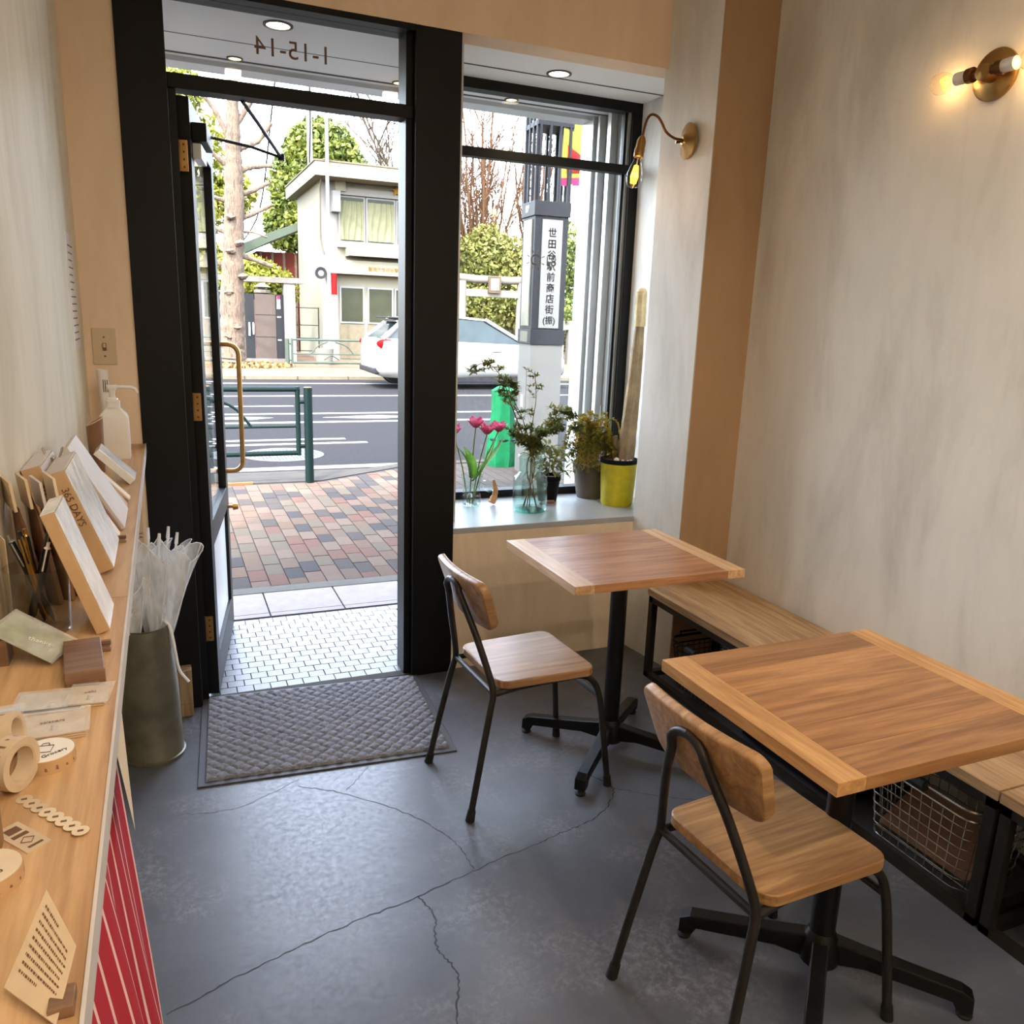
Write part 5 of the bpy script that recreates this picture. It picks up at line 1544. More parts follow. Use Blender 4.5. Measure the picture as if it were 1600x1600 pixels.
def tulip(label, base, top, seed, leaves):
    t = thing('tulip', label, 'flower', (1.295, 3.50, SZ + 0.012), group='pink tulips in the glass')
    b, tp_ = Vector(base), Vector(top)
    m = b.lerp(tp_, 0.5) + Vector((0, 0, 0.0)) + (Vector((b.x, b.y, 0)) - Vector((tp_.x, tp_.y, 0))) * 0.12
    MB().tube(smooth_path([b, m, tp_], 6), 0.0032, 7).build('stem', 'stem_green', t, smooth=True)
    g = random.Random(seed)
    for ring, (n, r, op, hh) in enumerate(((3, 0.015, 0.6, 0.052), (5, 0.024, 0.9, 0.054), (6, 0.030, 1.35, 0.048))):
        for k in range(n):
            a = 2 * PI * (k + 0.37 * ring) / n + g.uniform(-.2, .2)
            ca, sa = math.cos(a), math.sin(a)
            def pet(u, v, ca=ca, sa=sa, r=r, op=op, hh=hh):
                w = 0.019 * math.sin(PI * (0.1 + 0.86 * v)) * (1.15 if ring else 0.9)
                s = (u - 0.5) * 2 * w
                rr = r * (0.25 + 0.9 * math.sin(v * PI * 0.55)) + 0.010 * (op - 0.6) * v * v * 1.6 - 0.25 * s * s / 0.014
                z = hh * (v - 0.10 * op * v * v)
                return (tp_.x + ca * rr - sa * s, tp_.y + sa * rr + ca * s, tp_.z - 0.006 + z)
            p = MB().grid(pet, 4, 6).build('petal', 'tulip_pink', t, smooth=True, angle=180)
            ed = MB().grid(lambda u, v: tuple(np.array(pet(u, 0.90 + 0.12 * v)) + np.array((ca, sa, 0)) * 0.0006), 4, 1).build('petal_edge', 'tulip_pale', p, smooth=True)
    for (lb, lt, w, bd_) in leaves:
        blade(lb, lt, w, bd_).build('leaf', 'tulip_leaf', t, smooth=True, angle=180)
    return t
tulip('pink fringed tulip bending to the front of the trio', (0.0, -0.01, 0.0), (0.062, -0.02, 0.335), 1, [((0.01, -0.01, 0.12), (0.10, -0.04, 0.33), 0.030, -0.02), ((0.0, 0.0, 0.12), (-0.06, -0.04, 0.28), 0.028, 0.02)])
tulip('pink fringed tulip leaning towards the sign column', (0.01, 0.01, 0.0), (0.135, 0.02, 0.340), 2, [((0.01, 0.01, 0.12), (0.17, 0.02, 0.315), 0.026, -0.015)])
tulip('pink fringed tulip standing highest of the trio', (-0.01, 0.0, 0.0), (0.018, 0.015, 0.362), 3, [((0.0, -0.02, 0.11), (0.055, -0.06, 0.27), 0.030, -0.02), ((-0.01, 0.01, 0.12), (-0.085, 0.02, 0.28), 0.026, 0.02)])
tulip('pink fringed tulip half hidden by the black mullion', (-0.015, 0.01, 0.0), (-0.085, 0.03, 0.330), 4, [])

# big glass bottle with sprigs
jb = thing('glass_bottle_vase', 'wide-necked greenish glass bottle half full of water', 'vase', (1.525, 3.345, SZ))
MB().lathe([(0.001, 0.006), (0.066, 0.004), (0.074, 0.0), (0.080, 0.008), (0.081, 0.135), (0.076, 0.160), (0.060, 0.175), (0.055, 0.185), (0.055, 0.245), (0.062, 0.254), (0.060, 0.262), (0.052, 0.256), (0.050, 0.185), (0.072, 0.155), (0.076, 0.13), (0.075, 0.014), (0.001, 0.012)], seg=40).build('bottle', 'jar_glass', jb, smooth=True)
MB().lathe([(0.001, 0.013), (0.0745, 0.014), (0.0755, 0.105), (0.001, 0.105)], seg=30).build('water', 'water', jb, smooth=True)
MB().lathe([(0.001, 0.001), (0.070, 0.0005), (0.0705, 0.005), (0.001, 0.006)], seg=30).build('thick_base', 'jar_base', jb, smooth=True)
def sprig(label, pts, n, size, seed, leafm='sprig_leaf', spread=0.016):
    t = thing('leafy_sprig', label, 'sprig', (1.525, 3.345, SZ + 0.014), group='leafy sprigs in the glass bottle')
    P = smooth_path(pts, 8)
    MB().tube(P, [0.0026] * (len(P) // 2) + [0.0016] * (len(P) - len(P) // 2), 6).build('stem', 'stem_brown', t, smooth=True)
    g = random.Random(seed)
    lf = MB(); tg = MB()
    up = [p for p in P if p.z > 0.24]
    nt_ = max(8, n // 22)
    for k in range(nt_):
        i = g.randrange(len(up) - 1)
        c = up[i].lerp(up[i + 1], g.random())
        a = g.uniform(0, 2 * PI)
        d = Vector((math.cos(a), 0.6 * math.sin(a), g.uniform(-0.3, 0.9))).normalized()
        L = spread * g.uniform(1.4, 4.2)
        e = c + d * L + Vector((0, 0, -0.1 * L))
        tg.tube([c, e], 0.0008, 4)
        for m in range(n // nt_):
            u = g.uniform(0.1, 1.0)
            q0 = c.lerp(e, u)
            b = g.uniform(0, 2 * PI)
            dd = (d * 0.7 + Vector((math.cos(b), math.sin(b), g.uniform(-0.7, 0.7)))).normalized()
            q = blade(q0, q0 + dd * size * g.uniform(0.35, 0.75), size * g.uniform(0.07, 0.12), size * g.uniform(-.08, .08), 2)
            lf.add(q.v, q.f)
    tg.build('twigs', 'stem_brown', t)
    lf.build('leaves', leafm, t, kind='stuff')
    return t
sprig('upright rosemary-like sprig in the middle of the glass bottle', [(0.03, -0.01, 0.0), (0.0, 0.0, 0.2), (0.005, 0.02, 0.36), (0.03, 0.04, 0.50), (0.022, 0.05, 0.62)], 330, 0.036, 1)
sprig('tall drooping sprig leaning from the glass bottle towards the door', [(-0.045, -0.02, 0.0), (0.02, 0.0, 0.2), (-0.045, 0.03, 0.36), (-0.10, 0.05, 0.50), (-0.125, 0.06, 0.58), (-0.19, 0.05, 0.645), (-0.25, 0.05, 0.65), (-0.27, 0.05, 0.61)], 620, 0.046, 2)
sprig('olive green sprig arching from the glass bottle to the brown pot', [(0.03, -0.02, 0.0), (-0.02, 0.0, 0.2), (0.08, 0.03, 0.34), (0.16, 0.07, 0.42), (0.24, 0.09, 0.41), (0.29, 0.10, 0.32)], 900, 0.055, 3)
sprig('short bushy sprig at the mouth of the glass bottle', [(-0.02, 0.02, 0.0), (0.02, 0.0, 0.2), (-0.03, 0.03, 0.30), (-0.07, 0.05, 0.37)], 420, 0.052, 4)
sprig('spreading sprig between the glass bottle and its arching branch', [(0.01, 0.02, 0.0), (0.0, 0.0, 0.2), (0.05, 0.05, 0.30), (0.13, 0.10, 0.36), (0.18, 0.11, 0.34)], 700, 0.052, 5)
sprig('drooping branch end of the glass bottle in front of the sign column', [(0.0, 0.03, 0.0), (0.01, 0.0, 0.2), (-0.03, 0.04, 0.40), (-0.09, 0.06, 0.52), (-0.10, 0.06, 0.58)], 420, 0.048, 6)

# brown pot with a yellowing fern, dark pot behind the bottle
def pot(t, r0, r1, h, m, seg=30):
    MB().lathe([(0.001, 0.0), (r0, 0.0), (r0 + 0.002, 0.01), (r1 - 0.004, h - 0.03), (r1, h - 0.026), (r1 + 0.001, h), (r1 - 0.005, h), (r1 - 0.010, h - 0.02), (0.001, h - 0.02)], seg=seg).build('pot', m, t, smooth=True)
    MB().lathe([(0.001, h - 0.012), (r1 - 0.009, h - 0.016), (r1 - 0.009, h - 0.021), (0.001, h - 0.021)], seg=seg).build('soil', 'soil', t)
fp = thing('potted_fern', 'dark brown pot with a yellowing feathery fern', 'potted plant', (1.945, 3.545, SZ))
pot(fp, 0.062, 0.090, 0.178, 'pot_brown')
g = random.Random(12)
fr = MB(); fs_ = MB()
for k in range(64):
    a = g.uniform(0, 2 * PI); L = g.uniform(0.09, 0.20); up = g.uniform(0.10, 0.27)
    c = Vector((math.cos(a), math.sin(a), 0))
    if c.y > 0.2: L *= 0.35
    if c.x > 0.3: L *= 0.75
    z0 = 0.165
    P = smooth_path([(0, 0, z0), tuple(c * L * 0.40 + Vector((0, 0, z0 + up * 0.8))), tuple(c * L * 0.85 + Vector((0, 0, z0 + up * g.uniform(0.6, 1.0)))), tuple(c * L * 1.05 + Vector((0, 0, z0 + up * g.uniform(-0.2, 0.7))))], 6)
    fs_.tube(P, 0.0011, 4)
    for i in range(3, len(P)):
        d = (P[min(i + 1, len(P) - 1)] - P[i - 1]).normalized()
        for s_ in (-1, 1):
            sd = d.cross(Vector((0, 0, 1))).normalized() * s_
            for rep in range(3):
                st_ = P[i] + d * g.uniform(-0.008, 0.008)
                q = blade(st_, st_ + (sd + d * 0.5 + Vector((0, 0, g.uniform(-.6, .5)))).normalized() * g.uniform(0.016, 0.034), 0.0055, 0.002, 2)
                fr.add(q.v, q.f)
fs_.build('stems', 'stem_brown', fp)
fr.build('fronds', 'fern_leaf', fp, kind='stuff')
dp = thing('dark_pot', 'dark pot with drooping leaves behind the glass bottle', 'potted plant', (1.70, 3.52, SZ))
pot(dp, 0.045, 0.062, 0.13, 'car_dark')
dl = MB()
for k in range(190):
    a = g.uniform(0, 2 * PI); c = Vector((math.cos(a), math.sin(a), 0)); r = g.uniform(0.0, 0.11)
    if c.y > 0.5: r *= 0.5
    b0 = c * r + Vector((0, 0, 0.14 + g.uniform(0, 0.14)))
    q = blade(b0, b0 + (c + Vector((0, 0, g.uniform(-.9, .7)))).normalized() * 0.045, 0.009, 0.004, 3)
    dl.add(q.v, q.f)
dl.build('leaves', 'sprig_leaf', dp, kind='stuff')
MB().tube([(0, 0, 0.11), (0.005, 0, 0.2), (0.0, 0.01, 0.27)], 0.003, 5).build('stem', 'stem_brown', dp)

yp = thing('potted_cactus', 'yellow pot with a tall leaning woolly cactus stem', 'potted plant', (2.002, 3.365, SZ))
MB().lathe([(0.001, 0.0), (0.074, 0.0), (0.078, 0.008), (0.088, 0.206), (0.089, 0.208), (0.001, 0.206)], seg=34).build('pot', 'pot_yellow', yp, smooth=True)
MB().lathe([(0.089, 0.206), (0.091, 0.208), (0.091, 0.226), (0.084, 0.228), (0.082, 0.214), (0.001, 0.214)], seg=34).build('liner', 'car_dark', yp, smooth=True)
MB().lathe([(0.001, 0.220), (0.082, 0.218), (0.082, 0.212), (0.001, 0.212)], seg=20).build('soil', 'soil', yp)
def ribbed(pts, rs, ribs, m, n):
    P = smooth_path(pts, 8)
    k = len(P)
    R = [rs[0] + (rs[-1] - rs[0]) * i / (k - 1) for i in range(k)]
    mb = MB().tube(P, R, ribs * 4)
    cc = [P[min(i // (ribs * 4), k - 1)] for i in range(len(mb.v))]
    mb.v = [tuple(c + (Vector(v) - c) * (1.0 + 0.13 * math.cos(2 * PI * (i % (ribs * 4)) / 4) + random.uniform(-.03, .03))) for i, (v, c) in enumerate(zip(mb.v, cc))]
    return mb.build(n, m, yp, smooth=True, angle=70)
ribbed([(0.035, 0, 0.212), (0.045, 0.0, 0.40), (0.055, 0.0, 0.60), (0.061, 0.0, 0.76), (0.064, 0.0, 0.86)], (0.040, 0.019), 7, 'cactus_skin', 'cactus_stem')
ribbed([(0.064, 0.0, 0.85), (0.064, 0.0, 0.91), (0.063, 0.0, 0.96), (0.062, 0.0, 1.0)], (0.025, 0.023), 7, 'cactus_tip', 'cactus_crown')
MB().lathe([(0.022, 0.995), (0.025, 1.008), (0.017, 1.022), (0.001, 1.028)], (0.062, 0.0, 0), 14).build('cactus_wool', 'cactus_tip', yp, smooth=True)
ribbed([(0.0, 0.045, 0.215), (0.0, 0.046, 0.28), (0.0, 0.045, 0.33)], (0.012, 0.009), 6, 'cactus_skin', 'cactus_stem')
for x, y, r in ((-0.035, -0.035, 0.014), (-0.015, -0.06, 0.009), (0.01, -0.065, 0.007), (0.03, -0.06, 0.008)):
    MB().lathe([(0.001, -r * 0.7), (r, -r * 0.2), (r * 0.8, r * 0.5), (0.001, r * 0.8)], (x, y, 0.219 + r * 0.5), 10).build('pebble', 'pebble', yp, smooth=True)
bp_ = knobby([(1.40, 3.50, SZ + 0.012), (1.41, 3.49, SZ + 0.06), (1.405, 3.50, SZ + 0.12)], [0.022, 0.014, 0.006], 4, 8, 5, 0.25).build('dried_bark', 'bark_piece', smooth=True)
tag(bp_, 'curl of dried pale bark leaning behind the glass bottle', 'bark')
tg_ = MB().tube([(1.62, 3.42, SZ + 0.010), (1.66, 3.44, SZ + 0.012), (1.70, 3.445, SZ + 0.010)], 0.009, 8).build('wood_stub', 'block_wood')
tag(tg_, 'short brown twig stub lying beside the glass bottle', 'twig')

# ================================================================== WOODEN LEDGE AND GOODS
LZ = 1.03
ldg = thing('wooden_ledge', 'long honey wood ledge fixed along the left plaster wall', 'ledge', (-0.16, 1.2, 0.99), local=False)
for y0, y1 in ((-1.4, 1.4155), (1.417, 3.085)):
    B((XL + 0.001, y0, LZ - 0.024), (-0.0785, y1, LZ)).build('board', 'shelf_wood', ldg, bevel=0.001)
B((-0.0785, -1.4, LZ - 0.030), (-0.0755, 3.085, LZ + 0.0015)).build('front_lip', 'paper_grey', ldg)
for y in (-0.8, 1.0, 2.6):
    B((XL, y - 0.012, LZ - 0.16), (XL + 0.012, y + 0.012, LZ - 0.024)).build('bracket', 'iron_black', ldg)
    B((XL, y - 0.012, LZ - 0.036), (-0.10, y + 0.012, LZ - 0.0245)).build('bracket', 'iron_black', ldg)

# sanitizer
sz = thing('sanitizer_bottle', 'white pump sanitizer bottle at the far end of the ledge', 'bottle', (-0.155, 2.80, LZ))
mb = MB(); P = rounded_rect(-0.041, 0.041, -0.032, 0.032, 0.006, 3)
def sect(k, z): return [(x * k, y * k, z) for x, y in P]
secs = [sect(0.97, 0.0), sect(1.0, 0.004), sect(1.0, 0.128), sect(0.93, 0.137), sect(0.5, 0.158), sect(0.42, 0.162)]
n = len(P)
mb.add([p for s_ in secs for p in s_], [(i * n + k, i * n + (k + 1) % n, (i + 1) * n + (k + 1) % n, (i + 1) * n + k) for i in range(5) for k in range(n)] + [tuple(range(n))[::-1], tuple(range(5 * n, 6 * n))])
mb.build('bottle', 'plastic_white', sz, smooth=True)
MB().lathe([(0.021, 0.160), (0.021, 0.180), (0.017, 0.182), (0.015, 0.188), (0.010, 0.190), (0.008, 0.196), (0.010, 0.212), (0.016, 0.220), (0.016, 0.228), (0.001, 0.229)], seg=22).build('pump', 'plastic_white', sz, smooth=True)
MB().tube([(0.010, 0, 0.223), (0.055, 0.0, 0.221), (0.066, 0.0, 0.216), (0.072, 0.0, 0.203)], 0.0055, 10).build('nozzle', 'plastic_white', sz, smooth=True)
B((0.0412, -0.022, 0.03), (0.0418, 0.022, 0.11)).build('label', 'paper_white', sz)
cr = thing('rolled_paper', 'rolled printed paper standing behind the sanitizer pump', 'paper', (-0.185, 2.99, LZ))
MB().grid(lambda u, v: ((0.010 + 0.008 * v) * math.cos(u * 6.6) - 0.004 * v, (0.010 + 0.008 * v) * math.sin(u * 6.6), 0.262 * v), 24, 4).build('sheet', 'paper_white', cr, smooth=True)
for i in range(3):
    B((-0.004 + i * 0.006, -0.0185, 0.19), (-0.002 + i * 0.006, -0.0175, 0.23)).build('print', 'ink', cr)

def lean(name, label, cat, y0, y1, xb, L, th, m, group=None, xt=XL + 0.004, wrap=None, spine=None, yaw=0.0, front=None):
    """a flat box or card leaning with its top on the wall; xb = outer foot on the ledge"""
    t = thing(name, label, cat, (xb, y0, LZ), 0.0, group)
    a = math.asin(min(0.9, max(0.02, (xb - th - xt) / L)))
    # local box: thickness along -x, height along z, depth along y, then tilt about the foot
    M = Matrix.Rotation(-a, 4, 'Y')
    body = B((-th, 0, 0.0), (0, y1 - y0, L)).xf(M)
    dz = min(v[2] for v in body.v)
    T = Matrix.Translation((0, 0, -dz + 0.0003)) @ M
    B((-th, 0, 0.0), (0, y1 - y0, L)).xf(T).build('body', m, t, bevel=0.0012)
    if wrap:
        B((0.0004, 0.001, 0.002), (0.0016, y1 - y0 - 0.001, L - 0.002)).xf(T).build('wrap', wrap, t)
        B((-th, 0.001, L + 0.0002), (0.0014, y1 - y0 - 0.001, L + 0.0012)).xf(T).build('top_flap', front or wrap, t)
    if spine:
        text('lettering', spine, min(th * 0.50, 0.02), T @ frame_mat((-th * 0.36, -0.0006, L * 0.66), (0, 0, -1), (1, 0, 0)), 'ink_brown', t)
    return t
lean('kraft_box', 'kraft card box with a printed spine, tucked against the wall', 'box', 1.60, 1.78, -0.160, 0.190, 0.030, 'kraft', 'kraft boxes leaning on the wall', xt=XL + 0.001, wrap='paper_grey', spine='365 DAYS')
lean('kraft_box', 'kraft card box with a printed spine in shiny wrap, in front of its twin', 'box', 1.545, 1.745, -0.105, 0.192, 0.034, 'kraft', 'kraft boxes leaning on the wall', xt=-0.203, wrap='cello', spine='365 DAYS', front='paper_grey')
lean('wrapped_booklet', 'shiny wrapped booklet with a kraft spine next to the pen glass', 'booklet', 1.25, 1.36, -0.097, 0.190, 0.018, 'kraft', xt=-0.172, wrap='cello')
lean('display_board', 'pale grey board leaning on its long edge before the sanitizer', 'board', 1.86, 2.05, -0.098, 0.200, 0.012, 'paper_grey', xt=-0.205)
for k, (y0, xb, m) in enumerate(((2.055, -0.100, 'paper_rose'), (2.078, -0.101, 'kraft'), (2.10, -0.103, 'paper_rose'))):
    lean('notebook', ('rose-edged notebook directly behind the grey board', 'buff notebook between two rose-edged ones', 'rose-edged notebook farthest behind the grey board')[k], 'notebook', y0, y0 + 0.02, xb, 0.178, 0.010, m, 'notebooks leaning behind the board', xt=XL + 0.032)
lean('leaflet', 'white leaflet leaning beside the dark notebook spines', 'leaflet', 1.80, 1.84, -0.106, 0.13, 0.004, 'paper_white', xt=XL + 0.07)
lean('dark_booklet', 'dark maroon booklet between white leaflet and grey board', 'booklet', 1.842, 1.856, -0.104, 0.165, 0.010, 'kraft_dark', xt=XL + 0.05)
lean('cream_leaflet', 'cream leaflet leaning nearest the bottle foot', 'leaflet', 2.16, 2.20, -0.098, 0.12, 0.005, 'paper_cream', xt=XL + 0.06)
lean('silver_packet', 'silver wrapped packet leaning in front of the sanitizer', 'packet', 2.36, 2.46, -0.090, 0.118, 0.020, 'cello', xt=-0.192)
eb = thing('brown_bag', 'open brown paper bag standing before the sanitizer bottle', 'bag', (-0.192, 2.56, LZ))
MB().grid(lambda u, v: (0.021 * math.cos(u * 2 * PI) * (0.9 + 0.15 * v), 0.026 * math.sin(u * 2 * PI) * (0.8 + 0.5 * v), 0.002 + (0.145 + 0.012 * math.cos(u * 2 * PI)) * v), 28, 8).build('body', 'kraft_dark', eb, smooth=True)
MB().tube([(0.021 * math.cos(a) * 1.05, 0.026 * math.sin(a) * 1.3, 0.147 + 0.012 * math.cos(a)) for a in np.linspace(0, 2 * PI, 25)], 0.002, 5, cap=False).build('rim', 'kraft_pale', eb, smooth=True)
# coffee pouches
pl_ = ['dark coffee pouch with a tan header, closest to the wall', 'dark coffee pouch with a tan header, second from the wall', 'dark coffee pouch with a grey header, third from the wall', 'dark coffee pouch with a pale header beside the wrapped booklet']
for k, (y, x, h, m) in enumerate(((1.42, -0.206, 0.208, 'kraft_pale'), (1.435, -0.187, 0.208, 'kraft_pale'), (1.45, -0.171, 0.200, 'paper_grey'), (1.465, -0.154, 0.203, 'paper_cream'))):
    t = thing('coffee_pouch', pl_[k], 'pouch', (x, y, LZ), math.radians(18), group='coffee pouches standing on the ledge')
    def side(u, v, h=h):
        a = u * 2 * PI
        rx = 0.010 * (1 - v ** 3) + 0.0012
        return (rx * math.cos(a) - 0.02 * v, 0.036 * math.sin(a) * (1 - 0.05 * v), 0.001 + (h - 0.045) * v)
    MB().grid(side, 20, 8).build('body', 'kraft_dark', t, smooth=True)
    B((-0.0225, -0.036, h - 0.046), (-0.0185, 0.036, h)).xf(Matrix.Translation((-0.004, 0, 0)) @ Matrix.Rotation(-0.1, 4, 'Y') @ Matrix.Translation((0.016, 0, 0))).build('header', m, t)
# binder clip on the pouches
bc = thing('binder_clip', 'silver binder clip gripping the tops of the boxes', 'clip', (-0.205, 1.735, LZ + 0.168))
MB().prism([(-0.010, 0.0), (0.010, 0.0), (0.003, 0.018), (-0.003, 0.018)], -0.016, 0.016, axis=1).build('jaw', 'silver_clip', bc, bevel=0.001)
for s in (-1, 1):
    MB().tube([(s * 0.008, -0.010, 0.004), (s * 0.016, -0.006, 0.034), (s * 0.017, 0.006, 0.034), (s * 0.008, 0.010, 0.004)], 0.0016, 6).build('handle', 'silver_clip', bc, smooth=True)
# pen glass and pens
pc = thing('pen_glass', 'smoky glass tumbler holding pens', 'tumbler', (-0.189, 1.295, LZ))
MB().lathe([(0.001, 0.003), (0.034, 0.002), (0.038, 0.0), (0.040, 0.006), (0.0425, 0.098), (0.0415, 0.099), (0.038, 0.008), (0.001, 0.008)], seg=34).build('glass', 'cup_glass', pc, smooth=True)
pens = [('black ballpoint pen leaning to the wall in the pen glass', -0.028, -0.01, 0.140, 'pen_black', 'silver_clip', 0.0048), ('gold and black pen crossing the middle of the pen glass', -0.012, -0.022, 0.148, 'pen_gold', 'pen_black', 0.0052), ('second gold pen beside the black one in the pen glass', -0.006, -0.018, 0.150, 'pen_black', 'pen_gold', 0.0045),
        ('tallest black pen at the booklet side of the pen glass', 0.026, 0.0, 0.152, 'pen_black', 'silver_clip', 0.0048), ('short black pen with a white clip in the pen glass', 0.022, -0.018, 0.128, 'pen_black', 'plastic_white', 0.0048)]
for lb, tx, ty, h, m1, m2, r in pens:
    t = thing('pen', lb, 'pen', (-0.189, 1.295, LZ + 0.009), group='pens in the glass tumbler')
    b0, t0 = Vector((-tx * 0.6, -ty * 0.5, 0.002)), Vector((tx, ty, h))
    MB().tube([b0, b0.lerp(t0, 0.08), b0.lerp(t0, 0.1), b0.lerp(t0, 0.93)], [0.001, r * 0.8, r, r], 10).build('barrel', m1, t, smooth=True)
    MB().tube([b0.lerp(t0, 0.93), b0.lerp(t0, 0.95), t0], [r, r * 0.5, r * 0.5], 10).build('button', m2, t, smooth=True)
    c0 = b0.lerp(t0, 0.92) + Vector((0, -r - 0.0006, 0)); c1 = b0.lerp(t0, 0.66) + Vector((0, -r - 0.0006, 0))
    MB().tube([c0, c1], 0.0012, 6).build('clip', m2, t)
tgc = thing('price_card', 'small cream price card propped behind the pen glass', 'card', (-0.232, 1.33, LZ), math.radians(20))
B((-0.001, -0.018, 0.0), (0.0, 0.018, 0.135)).build('card', 'paper_cream', tgc)
for z in (0.092, 0.100, 0.118):
    B((0.0, -0.010, z), (0.0004, 0.010, z + 0.003)).build('print_line', 'ink', tgc)
# wooden display block with notch, small wooden label stands
db = thing('display_block', 'dark wooden display block behind the sticker packs', 'block', (-0.122, 1.13, LZ), math.radians(6))
B((-0.022, -0.055, 0.0), (0.024, 0.06, 0.020)).build('block', 'block_wood', db, bevel=0.0015)
for (x, y, lb) in ((-0.104, 1.19, 'small dark wooden card stand under the wrapped booklet'), (-0.105, 1.77, 'small dark wooden card stand under the grey board'), (-0.112, 1.075, 'small wooden card stand with an oval slot by the sticker packs')):
    t = thing('card_stand', lb, 'card stand', (x, y, LZ))
    B((-0.014, -0.009, 0.0), (0.012, 0.009, 0.006)).build('base', 'block_wood', t, bevel=0.001)
    B((-0.014, 0.003, 0.006), (0.012, 0.009, 0.012)).build('lip', 'block_wood', t, bevel=0.001)
# green photo packet
gp = thing('photo_packet', 'clear packet with a green photo card lying tilted before the pen glass', 'packet', (-0.185, 1.19, LZ))
T = Matrix.Translation((0, 0, 0.030)) @ Euler((0.10, 0.50, math.radians(-20))).to_matrix().to_4x4()
B((-0.042, -0.030, -0.002), (0.042, 0.030, 0.001)).xf(T).build('card', 'photo_green', gp)
B((-0.046, -0.034, 0.0012), (0.046, 0.034, 0.0022)).xf(T).build('sleeve', 'cello_clear', gp)
text('lettering', 'thanks', 0.011, T @ frame_mat((0.012, -0.006, 0.0024), (1, 0.2, 0), (-0.2, 1, 0)), 'paper_white', gp)
B((-0.04, -0.02, 0.0), (-0.028, 0.02, 0.036)).build('support', 'block_wood', gp)
# sticker packs
def pack(label, x, y, w, d, n, rz, m, txt=None, dark=False):
    t = thing('sticker_pack', label, 'packet', (x, y, LZ), rz, group='clear packets of card stickers')
    for k in range(n):
        B((-w / 2 + 0.002 * k * 0.3, -d / 2, 0.0006 + 0.0028 * k), (w / 2, d / 2 - 0.001 * k, 0.0028 + 0.0028 * k)).build('card', m, t)
    z = 0.0006 + 0.0028 * n
    B((-w / 2 - 0.004, -d / 2 - 0.004, z + 0.0003), (w / 2 + 0.005, d / 2 + 0.004, z + 0.0010)).build('sleeve', 'cello_clear', t)
    if dark:
        B((-w / 2, -d / 2, z), (w / 2, -d / 2 + 0.006, z + 0.0004)).build('band', 'ink', t)
    if txt:
        text('lettering', txt, 0.008, frame_mat((0.0, 0.004, z + 0.0002), (1, 0, 0), (0, 1, 0)), 'ink_brown', t)
        B((-0.0006, -0.018, z), (0.0006, -0.006, z + 0.0003)).build('print', 'ink_brown', t)
    return t
pack('clear packet of kraft cards, topmost of the flat packs', -0.140, 0.962, 0.066, 0.056, 3, math.radians(3), 'kraft_pale', 'scissors')
pack('clear packet of kraft cards partly under the front pack', -0.150, 1.035, 0.072, 0.055, 1, math.radians(-4), 'paper_grey', None, True)
pack('clear packet of buff cards at the outer edge of the ledge', -0.108, 1.036, 0.040, 0.05, 2, math.radians(-6), 'kraft_pale', 'uchi')
pack('pale blue packet at the wall side of the flat packs', -0.200, 0.985, 0.045, 0.07, 3, math.radians(2), 'paper_blue')
# washi tapes
def tape(label, loc, rot, r, w, m='kraft', disc=None, txt=None):
    t = thing('washi_tape', label, 'tape roll', loc, group='rolls of kraft washi tape')
    T = Euler(rot).to_matrix().to_4x4()
    MB().lathe([(r * 0.72, 0.0), (r, 0.0), (r, w), (r * 0.72, w)], seg=36, closed=True).xf(T).build('tape', m, t, smooth=True)
    MB().lathe([(r * 0.66, 0.0005), (r * 0.725, 0.0005), (r * 0.725, w - 0.0005), (r * 0.66, w - 0.0005)], seg=36, closed=True).xf(T).build('core', 'kraft_pale', t, smooth=True)
    pr = MB()
    g = random.Random(int(r * 1e5) + len(label))
    for k in range(16):
        a = 2 * PI * k / 16
        h = g.uniform(0.25, 0.6) * w
        q = [(r * 1.004 * math.cos(a + e), r * 1.004 * math.sin(a + e), z) for e, z in ((0, w * 0.3), (0.11, w * 0.25), (0.09, w * 0.25 + h * 0.7), (0.02, w * 0.3 + h * 0.7))]
        pr.add(q, [(0, 1, 2, 3)])
    pr.xf(T).build('print', 'kraft_dark', t)
    if disc:
        MB().lathe([(0.001, w + 0.0004), (r * 0.97, w + 0.0004), (r * 0.97, w), (0.001, w)], seg=36).xf(T).build('label_disc', disc, t)
        ic = MB().tube([(-0.012, -0.004, w + 0.0007), (0.004, -0.006, w + 0.0007), (0.006, 0.008, w + 0.0007), (-0.010, 0.010, w + 0.0007), (-0.012, -0.004, w + 0.0007)], 0.0005, 4)
        ic.tube([(-0.006, 0.009, w + 0.0007), (-0.005, 0.014, w + 0.0007), (0.001, 0.014, w + 0.0007), (0.002, 0.008, w + 0.0007)], 0.0005, 4)
        ic.xf(T).build('bag_icon', 'ink', t)
        text('lettering', txt, 0.0075, T @ frame_mat((0.008, -0.009, w + 0.0006), (0.85, 0.5, 0), (-0.5, 0.85, 0)), 'ink', t, extrude=0.0002)
    return t
tape('kraft washi roll lying flat with a white label disc', (-0.137, 0.888, LZ), (0, 0, 0), 0.0265, 0.015, 'kraft', 'paper_white', 'Grocery')
tape('kraft washi roll standing on edge against the flat one', (-0.168, 0.852, LZ + 0.0265), (PI / 2, 0, math.radians(62)), 0.0265, 0.018, 'kraft_pale')
tape('kraft washi roll tipped up behind the standing roll', (-0.186, 0.925, LZ + 0.022), (PI / 2 - 0.15, 0, math.radians(80)), 0.022, 0.02, 'kraft_pale')
tape('cream washi roll with label disc beside the tin can', (-0.160, 0.698, LZ), (0, 0, 0), 0.0265, 0.014, 'kraft', 'paper_cream', 'cho')
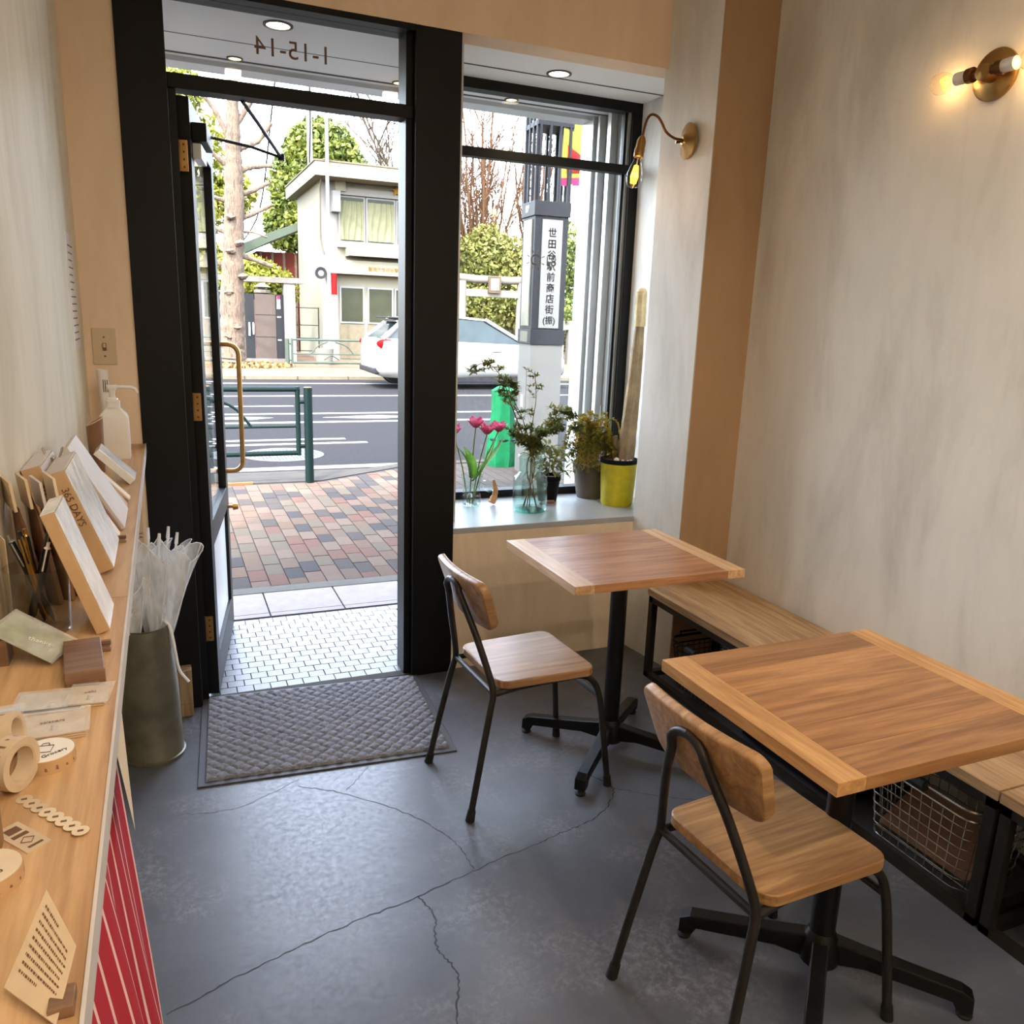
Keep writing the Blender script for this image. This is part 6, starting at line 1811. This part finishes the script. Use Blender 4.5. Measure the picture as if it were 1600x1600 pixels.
# sticker strip, sticker card
ss = thing('sticker_strip', 'strip of overlapping translucent stickers on the bare wood', 'stickers', (-0.12, 0.782, LZ))
for k in range(8):
    x, y = -0.030 + k * 0.0078, 0.040 - k * 0.0108
    o = MB().lathe([(0.001, 0.0004 + k * 0.0003), (0.0075, 0.0004 + k * 0.0003), (0.0075, 0.0008 + k * 0.0003), (0.001, 0.0010 + k * 0.0003)], (x, y, 0), 12)
    s_ = o.build('sticker', 'paper_cream' if k > 2 else 'kraft_pale', ss)
    B((x - 0.0025, y - 0.002, 0.0010 + k * 0.0003), (x + 0.0025, y + 0.001, 0.0012 + k * 0.0003)).build('print', 'ink_brown', s_)
sc_ = thing('sticker_card', 'small kraft card of printed stickers beside the strip', 'card', (-0.143, 0.757, LZ), math.radians(-52))
B((-0.026, -0.011, 0.0), (0.026, 0.011, 0.0008)).build('card', 'kraft_pale', sc_)
for x0, y0, x1, y1 in ((-0.020, -0.006, -0.010, 0.006), (-0.006, -0.007, -0.001, 0.007), (0.018, -0.006, 0.021, 0.007)):
    B((x0, y0, 0.0008), (x1, y1, 0.0011)).build('print', 'ink_brown', sc_)
MB().tube([(0.008, -0.006, 0.001), (0.014, 0, 0.001), (0.008, 0.006, 0.001), (0.002, 0, 0.001), (0.008, -0.006, 0.001)], 0.0005, 4).build('print', 'ink_brown', sc_)
# tin can at the picture edge
cn = thing('tin_can', 'tall cork-coloured can with a grey lid at the picture edge', 'can', (-0.190, 0.748, LZ))
MB().lathe([(0.001, 0.0), (0.033, 0.0), (0.034, 0.004), (0.034, 0.098), (0.001, 0.098)], seg=32).build('body', 'cork_can', cn, smooth=True)
MB().lathe([(0.0352, 0.084), (0.0358, 0.086), (0.0358, 0.106), (0.033, 0.110), (0.001, 0.111)], seg=32).build('lid', 'tin_lid', cn, smooth=True)
# kraft note card with text on a little stand
nc = thing('note_card', 'kraft note card with lines of writing slotted in a dark wooden stand', 'card', (-0.104, 0.580, LZ))
_o = Vector((-0.104, 0.580, LZ))
_c = [Vector(p) - _o for p in ((-0.127, 0.560, 1.040), (-0.107, 0.628, 1.062), (-0.083, 0.572, 1.050), (-0.092, 0.520, 1.034))]
def cardp(u, v, dz=0.0):
    p = _c[0].lerp(_c[3], u).lerp(_c[1].lerp(_c[2], u), v)
    return (p.x, p.y, p.z + dz)
MB().add([cardp(*q) for q in ((0, 0), (1, 0), (1, 1), (0, 1))] + [cardp(*q, -0.0008) for q in ((0, 0), (1, 0), (1, 1), (0, 1))], [(0, 1, 2, 3), (7, 6, 5, 4), (0, 4, 5, 1), (1, 5, 6, 2), (2, 6, 7, 3), (3, 7, 4, 0)]).build('card', 'kraft_pale', nc)
g = random.Random(5)
for i in range(9):
    wr = MB()
    x = 0.12
    v0 = 0.90 - i * 0.085
    while x < (0.86 if i not in (0, 8) else 0.5):
        w = g.uniform(0.015, 0.05)
        wr.add([cardp(x, v0, 0.0003), cardp(x + w, v0, 0.0003), cardp(x + w, v0 - 0.035 * g.uniform(0.6, 1), 0.0003), cardp(x, v0 - 0.03, 0.0003)], [(0, 3, 2, 1)])
        x += w + g.uniform(0.008, 0.02)
    wr.build('writing_line', 'ink_brown', nc)
B((0.006, -0.052, 0.0), (0.022, -0.030, 0.009)).build('stand', 'block_wood', nc, bevel=0.001)

# ---- striped cloth and papers hanging under the ledge
cl = thing('striped_cloth', 'red cloth with thin white stripes hanging under the ledge', 'cloth', (-0.06, 0.75, 0.35), local=False)
def cloth(u, v):
    y = 0.30 + 0.85 * u - 0.06 * v * (1 - u)
    x = -0.105 + 0.035 * v + 0.012 * math.sin(u * 13 + 1.5 * v) * (0.3 + v) + 0.010 * math.sin(u * 29 + 2) * v + 0.055 * v * math.sin(u * PI) * 0.8
    return (x, y, LZ - 0.028 - 0.62 * v + 0.01 * math.sin(u * 9))
MB().grid(cloth, 90, 36, uv=True).build('cloth', 'cloth_striped', cl, smooth=True, angle=180)
pb = thing('hanging_paper', 'white paper corner sticking out below the ledge', 'paper', (-0.09, 1.02, 0.85), local=False)
MB().add([(-0.09, 1.22, 1.0), (-0.085, 1.0, 1.0), (-0.07, 1.03, 0.84), (-0.088, 1.22, 0.90)], [(0, 1, 2, 3)]).build('sheet', 'paper_cream', pb)
